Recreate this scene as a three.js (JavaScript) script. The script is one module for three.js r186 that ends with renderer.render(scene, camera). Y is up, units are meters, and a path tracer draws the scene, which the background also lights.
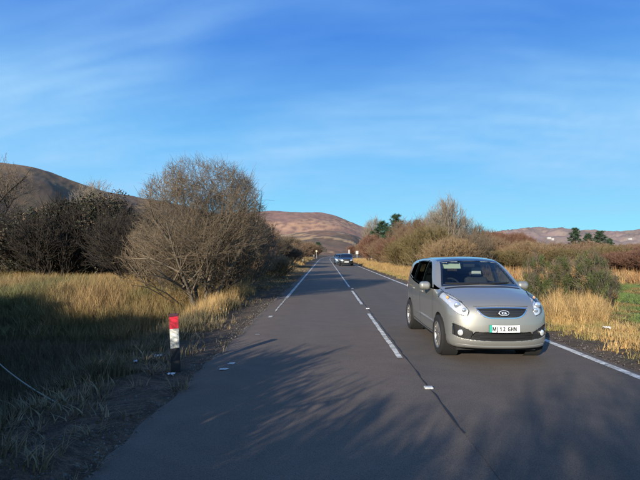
import * as THREE from 'three';
import { mergeGeometries } from 'three/addons/utils/BufferGeometryUtils.js';
import { RoundedBoxGeometry } from 'three/addons/geometries/RoundedBoxGeometry.js';
import { createNoise2D, createNoise3D } from 'simplex-noise';

// ------------------------------------------------------------------ random, noise
function rng(seed) { let a = seed >>> 0; return () => { a = (a + 0x6D2B79F5) | 0; let t = Math.imul(a ^ (a >>> 15), 1 | a); t = (t + Math.imul(t ^ (t >>> 7), 61 | t)) ^ t; return ((t ^ (t >>> 14)) >>> 0) / 4294967296; }; }
const n2 = createNoise2D(rng(11)), n3 = createNoise3D(rng(12));
const fbm = (x, y, o = 4) => { let s = 0, a = 0.5, f = 1; for (let i = 0; i < o; i++) { s += a * n2(x * f + i * 17.3, y * f - i * 9.1); a *= 0.5; f *= 2.03; } return s; };
const clamp = (x, a = 0, b = 1) => Math.min(b, Math.max(a, x));
const ss = (a, b, x) => { const t = clamp((x - a) / (b - a)); return t * t * (3 - 2 * t); };
const mix = (a, b, t) => a + (b - a) * t;
const mix3 = (a, b, t) => [mix(a[0], b[0], t), mix(a[1], b[1], t), mix(a[2], b[2], t)];
const V = (x, y, z) => new THREE.Vector3(x, y, z);

// ------------------------------------------------------------------ camera, sky, sun, exposure
const scene = new THREE.Scene();
const camera = new THREE.PerspectiveCamera(55.0, 4 / 3, 0.05, 9000);
camera.position.set(0, 1.7, 0);
camera.lookAt(-0.0108 * 100, 1.7 + 0.0282 * 100, -100);

const EXPOSURE = 1.4;   // the dashcam exposes for the shaded road
const SUN_AZ = Math.atan2(0.46, 0.888), SUN_EL = 17 * Math.PI / 180;     // shadows run forward and to the right
const sunDir = V(-Math.sin(SUN_AZ) * Math.cos(SUN_EL), Math.sin(SUN_EL), Math.cos(SUN_AZ) * Math.cos(SUN_EL));
const sun = new THREE.DirectionalLight(new THREE.Color(1, 0.9, 0.74), 5);
sun.position.copy(sunDir).multiplyScalar(120);
sun.castShadow = true; sun.shadow.mapSize.set(4096, 4096);
Object.assign(sun.shadow.camera, { left: -70, right: 70, top: 70, bottom: -70, near: 1, far: 400 });
scene.add(sun); scene.add(sun.target);

{ // sky: clear winter blue, thin cirrus veil
  const W = 1024, H = 512, data = new Float32Array(W * H * 4);
  for (let j = 0; j < H; j++) for (let i = 0; i < W; i++) {
    const phi = ((i + 0.5) / W - 0.5) * 2 * Math.PI, th = ((j + 0.5) / H - 0.5) * Math.PI;
    const d = [Math.cos(th) * Math.cos(phi), Math.sin(th), Math.cos(th) * Math.sin(phi)];
    const e = Math.max(0, d[1]);
    const cs = d[0] * sunDir.x + d[1] * sunDir.y + d[2] * sunDir.z;
    let c = mix3([0.27, 0.76, 1.0], [0.15, 0.53, 0.97], ss(0, 0.2, e));
    c = mix3(c, [0.052, 0.235, 0.76], ss(0.15, 0.46, e));
    c = mix3(c, [0.03, 0.11, 0.42], ss(0.42, 1, e));
    const hz = Math.pow(1 - e, 14); c = mix3(c, [0.37, 0.86, 1.0], 0.8 * hz);
    // cirrus on a plane high above
    const k = 1 / (e + 0.22), px = d[0] * k, pz = d[2] * k;
    const w = fbm(px * 0.35 + 3, pz * 0.35, 3) * 0.35;
    const cl = fbm(px * 0.30 + pz * 0.12 + 5.2, pz * 1.0 - px * 0.16 + w + 2, 3) * 0.5 + 0.5;
    const wisp = fbm(px * 0.8 + pz * 0.4 + 9 + w, pz * 6.0 - px * 0.9 + w * 2, 5) * 0.5 + 0.5;
    const fine = fbm(px * 2.2 + pz + w, pz * 13 - px * 1.5 + w * 3, 4) * 0.5 + 0.5;
    const cover = (0.3 + 0.7 * ss(0.25, 0.75, cl)) * (0.15 + 0.6 * wisp + 0.6 * fine) * ss(0.02, 0.14, e) * (1 - 0.55 * ss(0.26, 0.42, e));
    c = mix3(c, [0.36, 0.66, 0.99], clamp(cover * 0.95));
    // brighter air round the sun
    const g = Math.pow(Math.max(0, cs), 6) * 0.5 + Math.pow(Math.max(0, cs), 60) * 1.2;
    c = [c[0] + g * 0.9, c[1] + g * 0.85, c[2] + g * 0.75];
    if (d[1] < 0) c = mix3(c, [0.10, 0.08, 0.05], ss(0, -0.05, d[1]));
    data.set([c[0] / EXPOSURE, c[1] / EXPOSURE, c[2] / EXPOSURE, 1], (j * W + i) * 4);
  }
  const t = new THREE.DataTexture(data, W, H, THREE.RGBAFormat, THREE.FloatType);
  t.mapping = THREE.EquirectangularReflectionMapping; t.magFilter = t.minFilter = THREE.LinearFilter; t.colorSpace = THREE.LinearSRGBColorSpace; t.needsUpdate = true;
  scene.background = t; scene.environment = t;
}
const renderer = new THREE.WebGLRenderer({ antialias: true });
renderer.toneMapping = THREE.LinearToneMapping;
renderer.toneMappingExposure = EXPOSURE;
renderer.shadowMap.enabled = true;

// ------------------------------------------------------------------ naming helpers
const taken = new Map();
const numbered = (n) => { const k = taken.get(n) || 0; taken.set(n, k + 1); return k ? `${n}_${String(k).padStart(3, '0')}` : n; };
function tag(o, label, category, group, kind) { if (label) o.userData.label = label; if (category) o.userData.category = category; if (group) o.userData.group = group; if (kind) o.userData.kind = kind; return o; }
function mesh(name, g, m, parent) { const o = new THREE.Mesh(g, m); o.castShadow = o.receiveShadow = true; if (parent) { o.name = name; parent.add(o); } else { o.name = numbered(name); scene.add(o); } return o; }
function thing(name, label, category, pos = [0, 0, 0], turn = 0, group) { const o = new THREE.Group(); o.name = numbered(name); o.position.set(...pos); o.rotation.y = turn; scene.add(o); return tag(o, label, category, group); }
function copy(src, pos, turn, scl, label, group) { const o = src.clone(); o.name = numbered(src.name.replace(/_\d{3}$/, '')); o.userData = { ...src.userData }; o.position.set(...pos); o.rotation.y = turn; if (Array.isArray(scl)) o.scale.set(...scl); else o.scale.setScalar(scl); if (label) o.userData.label = label; if (group) o.userData.group = group; scene.add(o); return o; }
const lin = (r, g, b) => new THREE.Color().setRGB(r, g, b);
const std = (c, rough = 0.9, extra = {}) => new THREE.MeshStandardMaterial({ color: lin(...c), roughness: rough, ...extra });
function buf(pos, idx, uv, col) { const g = new THREE.BufferGeometry(); g.setAttribute('position', new THREE.Float32BufferAttribute(pos, 3)); if (uv) g.setAttribute('uv', new THREE.Float32BufferAttribute(uv, 2)); if (col) g.setAttribute('color', new THREE.Float32BufferAttribute(col, 3)); if (idx) g.setIndex(idx); g.computeVertexNormals(); return g; }

// ------------------------------------------------------------------ textures (grain of matter only)
function noiseTex(N, f, rep, srgb = true) { // f(u, v) -> [r,g,b] 0..1, tileable when f is
  const d = new Uint8Array(N * N * 4);
  for (let j = 0; j < N; j++) for (let i = 0; i < N; i++) { const c = f(i / N, j / N); const o = (j * N + i) * 4; d[o] = clamp(c[0]) * 255; d[o + 1] = clamp(c[1]) * 255; d[o + 2] = clamp(c[2]) * 255; d[o + 3] = 255; }
  const t = new THREE.DataTexture(d, N, N); t.wrapS = t.wrapT = THREE.RepeatWrapping; t.magFilter = THREE.LinearFilter; t.minFilter = THREE.LinearMipmapLinearFilter; t.generateMipmaps = true; if (srgb) t.colorSpace = THREE.SRGBColorSpace; t.repeat.set(rep, rep); t.needsUpdate = true; return t;
}
const tileN = (u, v, f, s) => { const a = u * 2 * Math.PI, b = v * 2 * Math.PI, r = f / (2 * Math.PI); return n3(Math.cos(a) * r + s, Math.sin(a) * r + Math.cos(b) * r * 1.7, Math.sin(b) * r - s * 2); };
const rT = rng(5);
const asphaltTex = noiseTex(1024, (u, v) => { const g = rT(); const s = g > 0.96 ? 0.42 * rT() : g < 0.12 ? -0.3 : (g - 0.5) * 0.22; const m = tileN(u, v, 9, 1) * 0.015 + tileN(u, v, 4, 4) * 0.02; const k = 0.72 + s + m; return [k * 1.02, k, k * 0.975]; }, 1 / 3);
const asphaltBump = noiseTex(512, (u, v) => { const g = rT(); const k = 0.5 + 0.4 * (g - 0.5) + 0.2 * tileN(u, v, 60, 3); return [k, k, k]; }, 1 / 1.5, false);
const soilTex = noiseTex(1024, (u, v) => { const k = 0.74 + 0.16 * tileN(u, v, 9, 2) + 0.14 * tileN(u, v, 33, 5) + 0.12 * tileN(u, v, 110, 8) + (rT() - 0.5) * 0.3; return [k, k * 0.99, k * 0.96]; }, 1 / 2.3);
const soilBump = noiseTex(512, (u, v) => { const k = 0.5 + 0.2 * tileN(u, v, 20, 2) + 0.2 * tileN(u, v, 60, 9) + (rT() - 0.5) * 0.3; return [k, k, k]; }, 1 / 1.7, false);
const barkTex = noiseTex(256, (u, v) => { const k = 0.7 + 0.2 * tileN(u, v, 12, 2) + 0.2 * tileN(u, v, 40, 6) + (rT() - 0.5) * 0.15; return [k, k * 0.98, k * 0.94]; }, 1);

// ------------------------------------------------------------------ terrain
const roadShift = (d) => d > 100 ? 0.0002 * (d - 100) * (d - 100) : 0;        // slow right-hand bend far on
const RL = -2.0, RR = 4.62;
function groundH(x, d) {
  const u = x - roadShift(Math.min(d, 420));
  const off = u < RL ? RL - u : u > RR ? u - RR : 0;
  let y = -0.045;
  if (off > 0) {
    const r = Math.hypot(x, d);
    y += 0.06 * fbm(x * 0.9, d * 0.9, 3) * ss(0, 0.8, off) + 0.28 * fbm(x * 0.09 + 4, d * 0.09, 3) * ss(1.5, 9, off) + 1.2 * fbm(x * 0.012, d * 0.012, 3) * ss(25, 120, off);
    if (u < 0) { // ditch and hollow along the left verge
      y -= 1.05 * ss(1.1, 2.9, off) * (1 - ss(7.5, 12, off)) * ss(17.5, 13.5, d) * ss(-20, -8, d);
      y += 0.5 * ss(1.5, 4, off) * ss(24, 34, d) * ss(120, 60, d);
      y += 0.9 * ss(12, 50, off) * ss(18, 60, d);
    } else { y += 0.04 * ss(0.2, 1, off); y -= 0.25 * ss(5, 14, off); }
    y += 0.02;
  }
  return y;
}
{
  const pos = [], col = [], uv = [], idx = [], NA = 720; const rad = [0]; let r = 1.2; while (r < 5200) { rad.push(r); r *= r < 60 ? 1.022 : 1.06; }
  for (let j = 0; j < rad.length; j++) for (let i = 0; i <= NA; i++) {
    const a = i / NA * 2 * Math.PI, x = Math.sin(a) * rad[j], d = Math.cos(a) * rad[j];
    pos.push(x, groundH(x, d), -d); uv.push(x, d);
    const u = x - roadShift(Math.min(d, 420)), off = u < RL ? RL - u : u > RR ? u - RR : 0;
    const n = fbm(x * 0.35, d * 0.35, 4), nb = fbm(x * 0.04 + 8, d * 0.04, 3), nf = fbm(x * 2.2, d * 2.2, 3);
    const dirt = [0.16, 0.105, 0.066], straw = [0.25, 0.175, 0.085], moss = [0.075, 0.082, 0.03], green = [0.105, 0.15, 0.035], heath = [0.16, 0.095, 0.055];
    let c = mix3(straw, moss, clamp(0.4 + n * 0.8));
    c = mix3(c, heath, ss(60, 160, Math.abs(d)) * clamp(0.7 + nb));
    if (u > 0) c = mix3(c, green, ss(2.6, 4.2, off + n) * ss(38, 27, d + n * 6) * 0.9);
    c = mix3(dirt, c, ss(u < 0 ? 0.6 : 0.35, u < 0 ? 1.7 : 1.15, off + nf * 0.5 + n * 0.5));
    const k = 1 + nf * 0.35; col.push(c[0] * k, c[1] * k, c[2] * k);
  }
  const q = NA + 1; for (let j = 0; j + 1 < rad.length; j++) for (let i = 0; i < NA; i++) { const a = j * q + i; idx.push(a, a + q, a + q + 1, a, a + q + 1, a + 1); }
  const g = buf(pos, idx, uv, col);
  const m = new THREE.MeshStandardMaterial({ vertexColors: true, roughness: 1, map: soilTex, bumpMap: soilBump, bumpScale: 0.03 });
  tag(mesh('ground', g, m), 'rough grassy moorland and verge ground on both sides of the road', 'ground', null, 'structure');
}

// road sheet with a ragged left edge, its markings as children
const roadPt = (x, d, y = 0) => [x + roadShift(d), y, -d];
// worn, polished and patched asphalt: streaks that run with the traffic
const wear = (x, d) => { const k = 1 + 0.13 * fbm(x * 1.1, d * 0.05, 3) + 0.08 * fbm(x * 0.4 + 9, d * 0.35, 3) + 0.07 * fbm(x * 3, d * 0.12 + 4, 2), r = 0.03 * n2(x * 0.5, d * 0.09); return [k * (1 + r), k, k * (1 - r)]; };
function strip(xl, xr, d0, d1, step, y) { // xl, xr: functions of d
  const pos = [], uv = [], idx = []; const n = Math.max(1, Math.ceil((d1 - d0) / step));
  for (let i = 0; i <= n; i++) { const d = mix(d0, d1, i / n), a = xl(d), b = xr(d); for (const x of [a, mix(a, b, 0.5), b]) { pos.push(...roadPt(x, d, y)); uv.push(x, d); } }
  for (let i = 0; i < n; i++) for (let k = 0; k < 2; k++) { const a = i * 3 + k; idx.push(a, a + 1, a + 4, a, a + 4, a + 3); }
  return buf(pos, idx, uv);
}
function laneSheet(xl, xr, d0, d1, step, y) { const pos = [], uv = [], idx = [], col = [], n = Math.ceil((d1 - d0) / step), m = 12; for (let i = 0; i <= n; i++) { const d = mix(d0, d1, i / n); for (let k = 0; k <= m; k++) { const x = mix(xl(d), xr(d), k / m); pos.push(...roadPt(x, d, y)); uv.push(x, d); col.push(...wear(x + 5, d)); } } for (let i = 0; i < n; i++) for (let k = 0; k < m; k++) { const a = i * (m + 1) + k; idx.push(a, a + 1, a + m + 2, a, a + m + 2, a + m + 1); } return buf(pos, idx, uv, col); }
const asphalt = new THREE.MeshStandardMaterial({ vertexColors: true, color: lin(0.25, 0.2, 0.163), map: asphaltTex, bumpMap: asphaltBump, bumpScale: 0.004, roughness: 0.88 });
const asphaltNew = new THREE.MeshStandardMaterial({ vertexColors: true, color: lin(0.21, 0.172, 0.143), map: asphaltTex, bumpMap: asphaltBump, bumpScale: 0.004, roughness: 0.9 });
const paint = new THREE.MeshStandardMaterial({ color: lin(0.95, 0.93, 0.88), map: soilTex, roughness: 0.7 });
const tar = std([0.012, 0.012, 0.013], 0.6);
let road;
{
  const pos = [], uv = [], idx = [], col = []; const N = 700;
  const dd = (i) => -40 + (i < 480 ? i * 0.2 : 96 + (i - 480) * 1.7);
  const edgeL = (d) => RL + 0.06 * fbm(d * 0.5, 3, 3) + 0.035 * n2(d * 3.1, 9) + 0.02 * n2(d * 9, 3), edgeR = (d) => RR + 0.05 * n2(d * 0.9, 5) + 0.03 * n2(d * 4, 2);
  for (let i = 0; i <= N; i++) { const d = dd(i); const a = edgeL(d), b = edgeR(d); for (let k = 0; k <= 12; k++) { const x = mix(a, b, k / 12); pos.push(...roadPt(x, d, k === 0 || k === 12 ? -0.06 : 0)); uv.push(x, d); col.push(...wear(x, d)); } }
  for (let i = 0; i < N; i++) for (let k = 0; k < 12; k++) { const a = i * 13 + k; idx.push(a, a + 1, a + 14, a, a + 14, a + 13); }
  road = mesh('road', buf(pos, idx, uv, col), asphalt);
  tag(road, 'two-lane grey asphalt road running straight towards the hills', 'road', null, 'structure');
  const crown = () => 0.008;
  // right-hand lane laid separately, a joint along the middle
  mesh('oncoming_lane', laneSheet((d) => 1.31 + 0.025 * fbm(d * 0.6, 7, 3), (d) => 4.46 + 0.03 * n2(d * 0.7, 4), -20, 420, 0.5, 0.004), asphaltNew, road);
  mesh('joint_crack', strip((d) => 1.30 + 0.025 * fbm(d * 0.6, 7, 3), (d) => 1.322 + 0.018 * n2(d * 1.7, 3) + 0.025 * fbm(d * 0.6, 7, 3), 4.4, 40, 0.15, crown(1.3)), tar, road);
  const worn = (xc, w, s) => [(d) => xc - w / 2 + 0.004 * n2(d * 9, s) + 0.006 * n2(d * 1.3, s + 3), (d) => xc + w / 2 + 0.004 * n2(d * 9, s + 9) + 0.006 * n2(d * 1.1, s + 5)];
  let k = 0;
  for (let d0 = 7.5; d0 < 330; d0 += 7.7) { const [a, b] = worn(1.215, 0.088, k * 3.1); mesh('centre_dash', strip(a, b, d0, d0 + (d0 > 20 ? 7.45 : 5.45), d0 < 40 ? 0.12 : 1, crown(1.2) + 0.004), paint, road); k++; }
  { const [a, b] = worn(-1.45, 0.115, 40); const [a2, b2] = worn(4.28, 0.13, 60);
    mesh('edge_line', strip(a, b, 17.2, 420, 0.5, crown(-1.45)), paint, road);
    mesh('edge_line', strip((d) => -1.47 + 0.02 * n2(d * 2, 1), (d) => -1.43 + 0.02 * n2(d * 3, 4), 13.4, 17.0, 0.1, crown(-1.45)), paint, road);
    mesh('edge_line', strip(a2, b2, 2.5, 420, 0.25, crown(4.28)), paint, road);
    for (const [d, l, o] of [[12.2, 0.3, 0], [7.05, 0.14, 0.02], [6.72, 0.1, -0.03], [9.6, 0.06, 0.05]]) mesh('paint_flake', strip((t) => -1.5 + o + 0.03 * n2(t * 20, 3), (t) => -1.40 + o + 0.03 * n2(t * 20, 8), d, d + l, 0.02, crown(-1.45)), paint, road);
  }
}

// ------------------------------------------------------------------ hills: ridge lines swept into slopes
function hill(pts, front, back, m, colour, nt, ns, rough, seed, label, fs = 1) { // pts: [x, depth, height]
  const curve = new THREE.CatmullRomCurve3(pts.map(([x, d, h]) => V(x, h, -d)));
  const pos = [], col = [], uv = [], idx = [];
  for (let i = 0; i <= nt; i++) { const p = curve.getPoint(i / nt);
    const r = Math.hypot(p.x, p.z), nx = p.x / r, nz = p.z / r;
    for (let j = 0; j <= ns; j++) { const s = j / ns * 2 - 1, w = s < 0 ? -front : back; const x = p.x + nx * w * Math.abs(s), z = p.z + nz * w * Math.abs(s);
      const f = Math.pow(Math.cos(Math.abs(s) * Math.PI / 2), 1.35); const a = Math.abs(s);
      let y = p.y * f + rough * fbm(x * fs * 0.006 + seed, z * fs * 0.006, 5) * (0.25 + Math.min(1, a * 2.5)) * (1 - a) * 2 - 2.5 * a;
      pos.push(x, y, z); uv.push(x, z); col.push(...colour(x, y, z, f, i / nt, s)); } }
  const q = ns + 1; for (let i = 0; i < nt; i++) for (let j = 0; j < ns; j++) { const a = i * q + j; idx.push(a, a + 1, a + q + 1, a, a + q + 1, a + q); }
  return tag(mesh('hill', buf(pos, idx, uv, col), m), label, 'hill', null, 'structure');
}
const px = (X, Y, d) => [(X - 325) / 461 * d, d, (253 - Y) / 461 * d + 1.7];
const hillMat = new THREE.MeshStandardMaterial({ vertexColors: true, roughness: 1 });
hill([[-140, 158, 150], [-60, 160, 170], [0, 163.5, 190], [30, 168, 200], [60, 178, 210], [90, 188, 225], [120, 195, 240], [150, 200, 260], [200, 210, 290], [245, 222, 330], [280, 240, 380]].map(a => px(...a)), 110, 150, hillMat,
  (x, y, z) => { const a = fbm(x * 0.03, z * 0.03, 4), b = fbm(x * 0.2, z * 0.2, 3); const c = mix3([0.14, 0.085, 0.05], [0.19, 0.12, 0.06], clamp(0.4 + a)); const k = 1 + b * 0.35; return c.map(v => v * k); }, 260, 90, 1.3, 3, 'dark brown heather hillside rising behind the left-hand thicket', 4);
hill([[150, 226, 1700], [210, 217, 1650], [255, 212.5, 1600], [275, 212.5, 1600], [300, 213, 1600], [322, 214, 1600], [336, 217, 1600], [350, 222, 1620], [366, 228.5, 1650], [400, 237, 1700], [440, 243, 1750]].map(a => px(...a)), 620, 500, hillMat,
  (x, y, z, f, t) => { const a = fbm(x * 0.004, z * 0.004, 4), b = fbm(x * 0.03, z * 0.03, 4); let c = mix3([0.25, 0.14, 0.105], [0.185, 0.11, 0.085], clamp(0.45 + a)); const band = ss(0.16, 0.0, Math.abs(y - (80 + 0.03 * x + 30 * a)) / 150); c = mix3(c, [0.46, 0.27, 0.15], band * 0.6 * ss(-0.3, 0.2, b + 0.1)); const k = 1 + b * 0.3; return c.map(v => v * k); }, 260, 120, 6, 9, 'far reddish brown moorland hill with a pale grass band');
hill([[230, 240, 560], [262, 236, 560], [292, 234.5, 570], [320, 231.5, 580], [350, 233.5, 600], [366, 240, 640], [400, 247, 680]].map(a => px(...a)), 230, 200, hillMat,
  (x, y, z) => { const a = fbm(x * 0.012, z * 0.012, 4), b = fbm(x * 0.07, z * 0.07, 4); let c = mix3([0.17, 0.095, 0.06], [0.10, 0.07, 0.045], clamp(0.5 + a * 1.2)); c = mix3(c, [0.36, 0.23, 0.12], ss(0.10, 0.2, fbm(x * 0.01 + z * 0.012 + 7, z * 0.03, 3))); const k = 1 + b * 0.5; return c.map(v => v * k); }, 180, 90, 6, 21, 'nearer brown scrubby hill beyond the end of the road');
hill([[400, 242, 2900], [450, 238.5, 2800], [485, 235.5, 2700], [512, 231, 2600], [545, 229.3, 2600], [582, 231, 2600], [606, 233, 2600], [640, 231, 2600], [700, 229, 2600], [800, 226, 2600]].map(a => px(...a)), 1100, 800, hillMat,
  (x, y, z) => { const a = fbm(x * 0.003, z * 0.003, 4), b = fbm(x * 0.02, z * 0.02, 4); let c = mix3([0.27, 0.19, 0.165], [0.19, 0.145, 0.125], clamp(0.5 + a * 1.2)); c = mix3(c, [0.30, 0.225, 0.17], 0.7 * ss(0.1, 0.4, fbm(x * 0.006 + 3, z * 0.006, 3))); const k = 1 + b * 0.35; return c.map(v => v * k); }, 220, 100, 22, 33, 'far pale mauve brown ridge across the valley');

// ------------------------------------------------------------------ woody plants
function tubes(segs, sides) {
  const n = segs.length, pos = new Float32Array(n * sides * 2 * 3), nor = new Float32Array(n * sides * 2 * 3), idx = new Uint32Array(n * sides * 6), uv = new Float32Array(n * sides * 4);
  const d = V(), a = V(), b = V(), up = V(0, 1, 0), sx = V(1, 0, 0); let o = 0, q = 0, w = 0;
  for (const s of segs) { d.set(s[3] - s[0], s[4] - s[1], s[5] - s[2]).normalize(); a.crossVectors(d, Math.abs(d.y) > 0.95 ? sx : up).normalize(); b.crossVectors(d, a);
    const base = o / 3;
    for (let e = 0; e < 2; e++) for (let k = 0; k < sides; k++) { const t = k / sides * 2 * Math.PI, c = Math.cos(t), sn = Math.sin(t), r = s[6 + e];
      const nx = a.x * c + b.x * sn, ny = a.y * c + b.y * sn, nz = a.z * c + b.z * sn; nor[o] = nx; pos[o++] = s[e * 3] + nx * r; nor[o] = ny; pos[o++] = s[e * 3 + 1] + ny * r; nor[o] = nz; pos[o++] = s[e * 3 + 2] + nz * r; uv[w++] = k / sides; uv[w++] = s[e * 3 + 1]; }
    for (let k = 0; k < sides; k++) { const k2 = (k + 1) % sides; idx[q++] = base + k; idx[q++] = base + k2; idx[q++] = base + sides + k2; idx[q++] = base + k; idx[q++] = base + sides + k2; idx[q++] = base + sides + k; } }
  const g = new THREE.BufferGeometry(); g.setAttribute('position', new THREE.BufferAttribute(pos, 3)); g.setAttribute('normal', new THREE.BufferAttribute(nor, 3)); g.setAttribute('uv', new THREE.BufferAttribute(uv, 2)); g.setIndex(new THREE.BufferAttribute(idx, 1)); return g;
}
// a bare woody plant grown inside an uneven crown outline; returns thick wood and fine twigs
function grow(seed, o) {
  const R = rng(seed), g = () => R() + R() + R() - 1.5; const wood = [], twigs = [];
  const cy = o.h * (o.cy ?? 0.5), ry = o.h - cy;
  const inside = (p) => { const a = Math.atan2(p[2], p[0]); const rg = o.rag ?? 1, bump = 1 + rg * 0.13 * n2(Math.cos(a) * 2 + seed, Math.sin(a) * 2 + p[1] * 0.5) + rg * 0.1 * n3(p[0] * 1.6, p[1] * 1.6, p[2] * 1.6 + seed); const yy = p[1] - cy; return (p[0] / o.rx) ** 2 + (p[2] / o.rz) ** 2 + (yy > 0 ? (yy / ry) ** 2 : (yy / (cy * 1.15)) ** 2) < bump * bump; };
  const walk = (p, d, len, r, lev) => {
    const steps = lev >= o.levels - 1 ? 4 : 3, sl = len / steps;
    for (let i = 0; i < steps; i++) {
      const j = (o.jit ?? 0.22) * (1 + (o.levels - lev) * 0.12);
      d = [d[0] + g() * j, d[1] + g() * j + (o.up ?? 0.06), d[2] + g() * j]; const l = Math.hypot(...d); d = d.map(v => v / l);
      const q = [p[0] + d[0] * sl, Math.max(0.05, p[1] + d[1] * sl), p[2] + d[2] * sl]; const r2 = Math.max(o.tip, r * (lev ? (o.taper ?? 0.84) : 0.8));
      if (!inside(q) && lev < o.levels - 0 && !(lev === 0 && R() < 0.25)) { (r > 0.022 ? wood : twigs).push([...p, ...q, r, o.tip * 0.6]); return; }
      (r > 0.022 ? wood : twigs).push([...p, ...q, r, r2]);
      p = q; r = r2;
      if (lev > 0) { const kids = o.kids[o.levels - lev] ?? 2; const nk = Math.floor(kids) + (R() < kids % 1 ? 1 : 0);
        for (let k = 0; k < nk; k++) { const s = (o.spread ?? 0.75) * (0.6 + R() * 0.8); let e = [d[0] + g() * s * 1.4, d[1] + g() * s + (o.lift ?? 0.1), d[2] + g() * s * 1.4]; const m = Math.hypot(...e); e = e.map(v => v / m); walk(p, e, len * (0.55 + R() * 0.25), Math.max(o.tip, r * (0.5 + R() * 0.25)), lev - 1); } }
    }
  };
  for (let s = 0; s < o.stems; s++) { const a = (s + R()) / o.stems * 2 * Math.PI, t = o.stems === 1 ? 0 : (o.fan ?? 0.7) * (0.3 + 0.9 * R()); const b = o.stems === 1 ? 0 : (o.base ?? 0.25) * R();
    if (b) wood.push([0, -0.16, 0, Math.cos(a) * b, -0.08, Math.sin(a) * b, o.r, o.r * 0.9]);
    walk([Math.cos(a) * b, -0.1, Math.sin(a) * b], (() => { const v = [Math.cos(a) * t, 1, Math.sin(a) * t]; const l = Math.hypot(...v); return v.map(x => x / l); })(), o.len ?? o.h * 0.55, o.r * (0.7 + 0.6 * R()), o.levels); }
  return { wood: tubes(wood, 6), twigs: tubes(twigs, 3), n: wood.length + twigs.length, tips: twigs };
}
const bark = (c) => std(c, 0.95, { map: barkTex });
const TW = { grey: bark([0.37, 0.29, 0.205]), brown: bark([0.46, 0.31, 0.20]), red: bark([0.40, 0.215, 0.15]), olive: bark([0.36, 0.285, 0.13]), tan: bark([0.58, 0.41, 0.235]), pale: bark([0.55, 0.47, 0.38]), dark: bark([0.075, 0.06, 0.045]), umber: bark([0.2, 0.15, 0.095]) };
const BK = { grey: bark([0.30, 0.255, 0.20]), dark: bark([0.07, 0.055, 0.04]), pale: bark([0.40, 0.35, 0.29]) };
function woody(name, shape, label, category, pos, turn, scl, bk, tw, group) {
  const o = thing(name, label, category, pos, turn, group); if (Array.isArray(scl)) o.scale.set(...scl); else o.scale.setScalar(scl);
  mesh('trunk', shape.wood, bk, o); mesh('crown', shape.twigs, tw, o); return o;
}
// leaves: small folded blades in clumps through a crown's volume
function leafCloud(seed, o) {
  const R = rng(seed), g = () => (R() + R() + R() - 1.5) * 1.15; const pos = [], idx = [], col = [];
  for (let c = 0; c < o.clumps; c++) {
    const a = R() * 6.283, u = R() * 2 - 1, rr = Math.pow(R(), 0.45); const s = Math.sqrt(1 - u * u);
    const lump = 1 + 0.25 * n3(Math.cos(a) * s * 1.7 + seed, u * 1.7, Math.sin(a) * s * 1.7); const cx = Math.cos(a) * s * o.rx * rr * lump, cz = Math.sin(a) * s * o.rz * rr * lump, cyy = o.cy + u * o.ry * rr * lump; if (cyy < 0.05) continue;
    const tone = 0.65 + 0.7 * R(), dead = R() < (o.dead ?? 0.1);
    for (let l = 0; l < o.per; l++) {
      const x = cx + g() * o.cr, y = Math.max(0.02, cyy + g() * o.cr * 0.8), z = cz + g() * o.cr; const L = o.ll * (0.6 + 0.8 * R()), w = o.lw * (0.7 + 0.6 * R());
      let dx = (x - cx) + g() * 0.14, dy = (y - cyy) + 0.06 + g() * 0.14, dz = (z - cz) + g() * 0.14; const m = Math.hypot(dx, dy, dz) || 1; dx /= m; dy /= m; dz /= m;
      let tx = g(), ty = g(), tz = g(); const dt = tx * dx + ty * dy + tz * dz; tx -= dt * dx; ty -= dt * dy; tz -= dt * dz; const tm = Math.hypot(tx, ty, tz) || 1; tx *= w / tm; ty *= w / tm; tz *= w / tm;
      const b = pos.length / 3; const nx = (dy * tz - dz * ty) * 0.35, ny = (dz * tx - dx * tz) * 0.35, nz = (dx * ty - dy * tx) * 0.35;
      pos.push(x, y, z, x + dx * L * 0.5 + tx, y + dy * L * 0.5 + ty, z + dz * L * 0.5 + tz, x + dx * L, y + dy * L, z + dz * L, x + dx * L * 0.5 - tx + nx, y + dy * L * 0.5 - ty + ny, z + dz * L * 0.5 - tz + nz);
      idx.push(b, b + 1, b + 2, b, b + 2, b + 3); const k = tone * (0.75 + 0.5 * R()); const cc = dead ? o.brown ?? [0.2, 0.12, 0.05] : R() < 0.5 ? o.c0 : o.c1; for (let q = 0; q < 4; q++) col.push(cc[0] * k, cc[1] * k, cc[2] * k);
    }
  }
  return buf(pos, idx, null, col);
}
const leafMat = new THREE.MeshPhysicalMaterial({ vertexColors: true, roughness: 0.75, side: THREE.DoubleSide });
function leafy(name, shape, leaves, label, category, pos, turn, scl, bk, group) {
  const o = thing(name, label, category, pos, turn, group); if (Array.isArray(scl)) o.scale.set(...scl); else o.scale.setScalar(scl);
  mesh('stem', mergeGeometries([shape.wood, shape.twigs]), bk, o); mesh('foliage', leaves, leafMat, o); return o;
}
const at = (X, d, y) => { const x = (X - 325) / 461 * d; return [x, y ?? groundH(x, d) - 0.03, -d]; };

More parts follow.
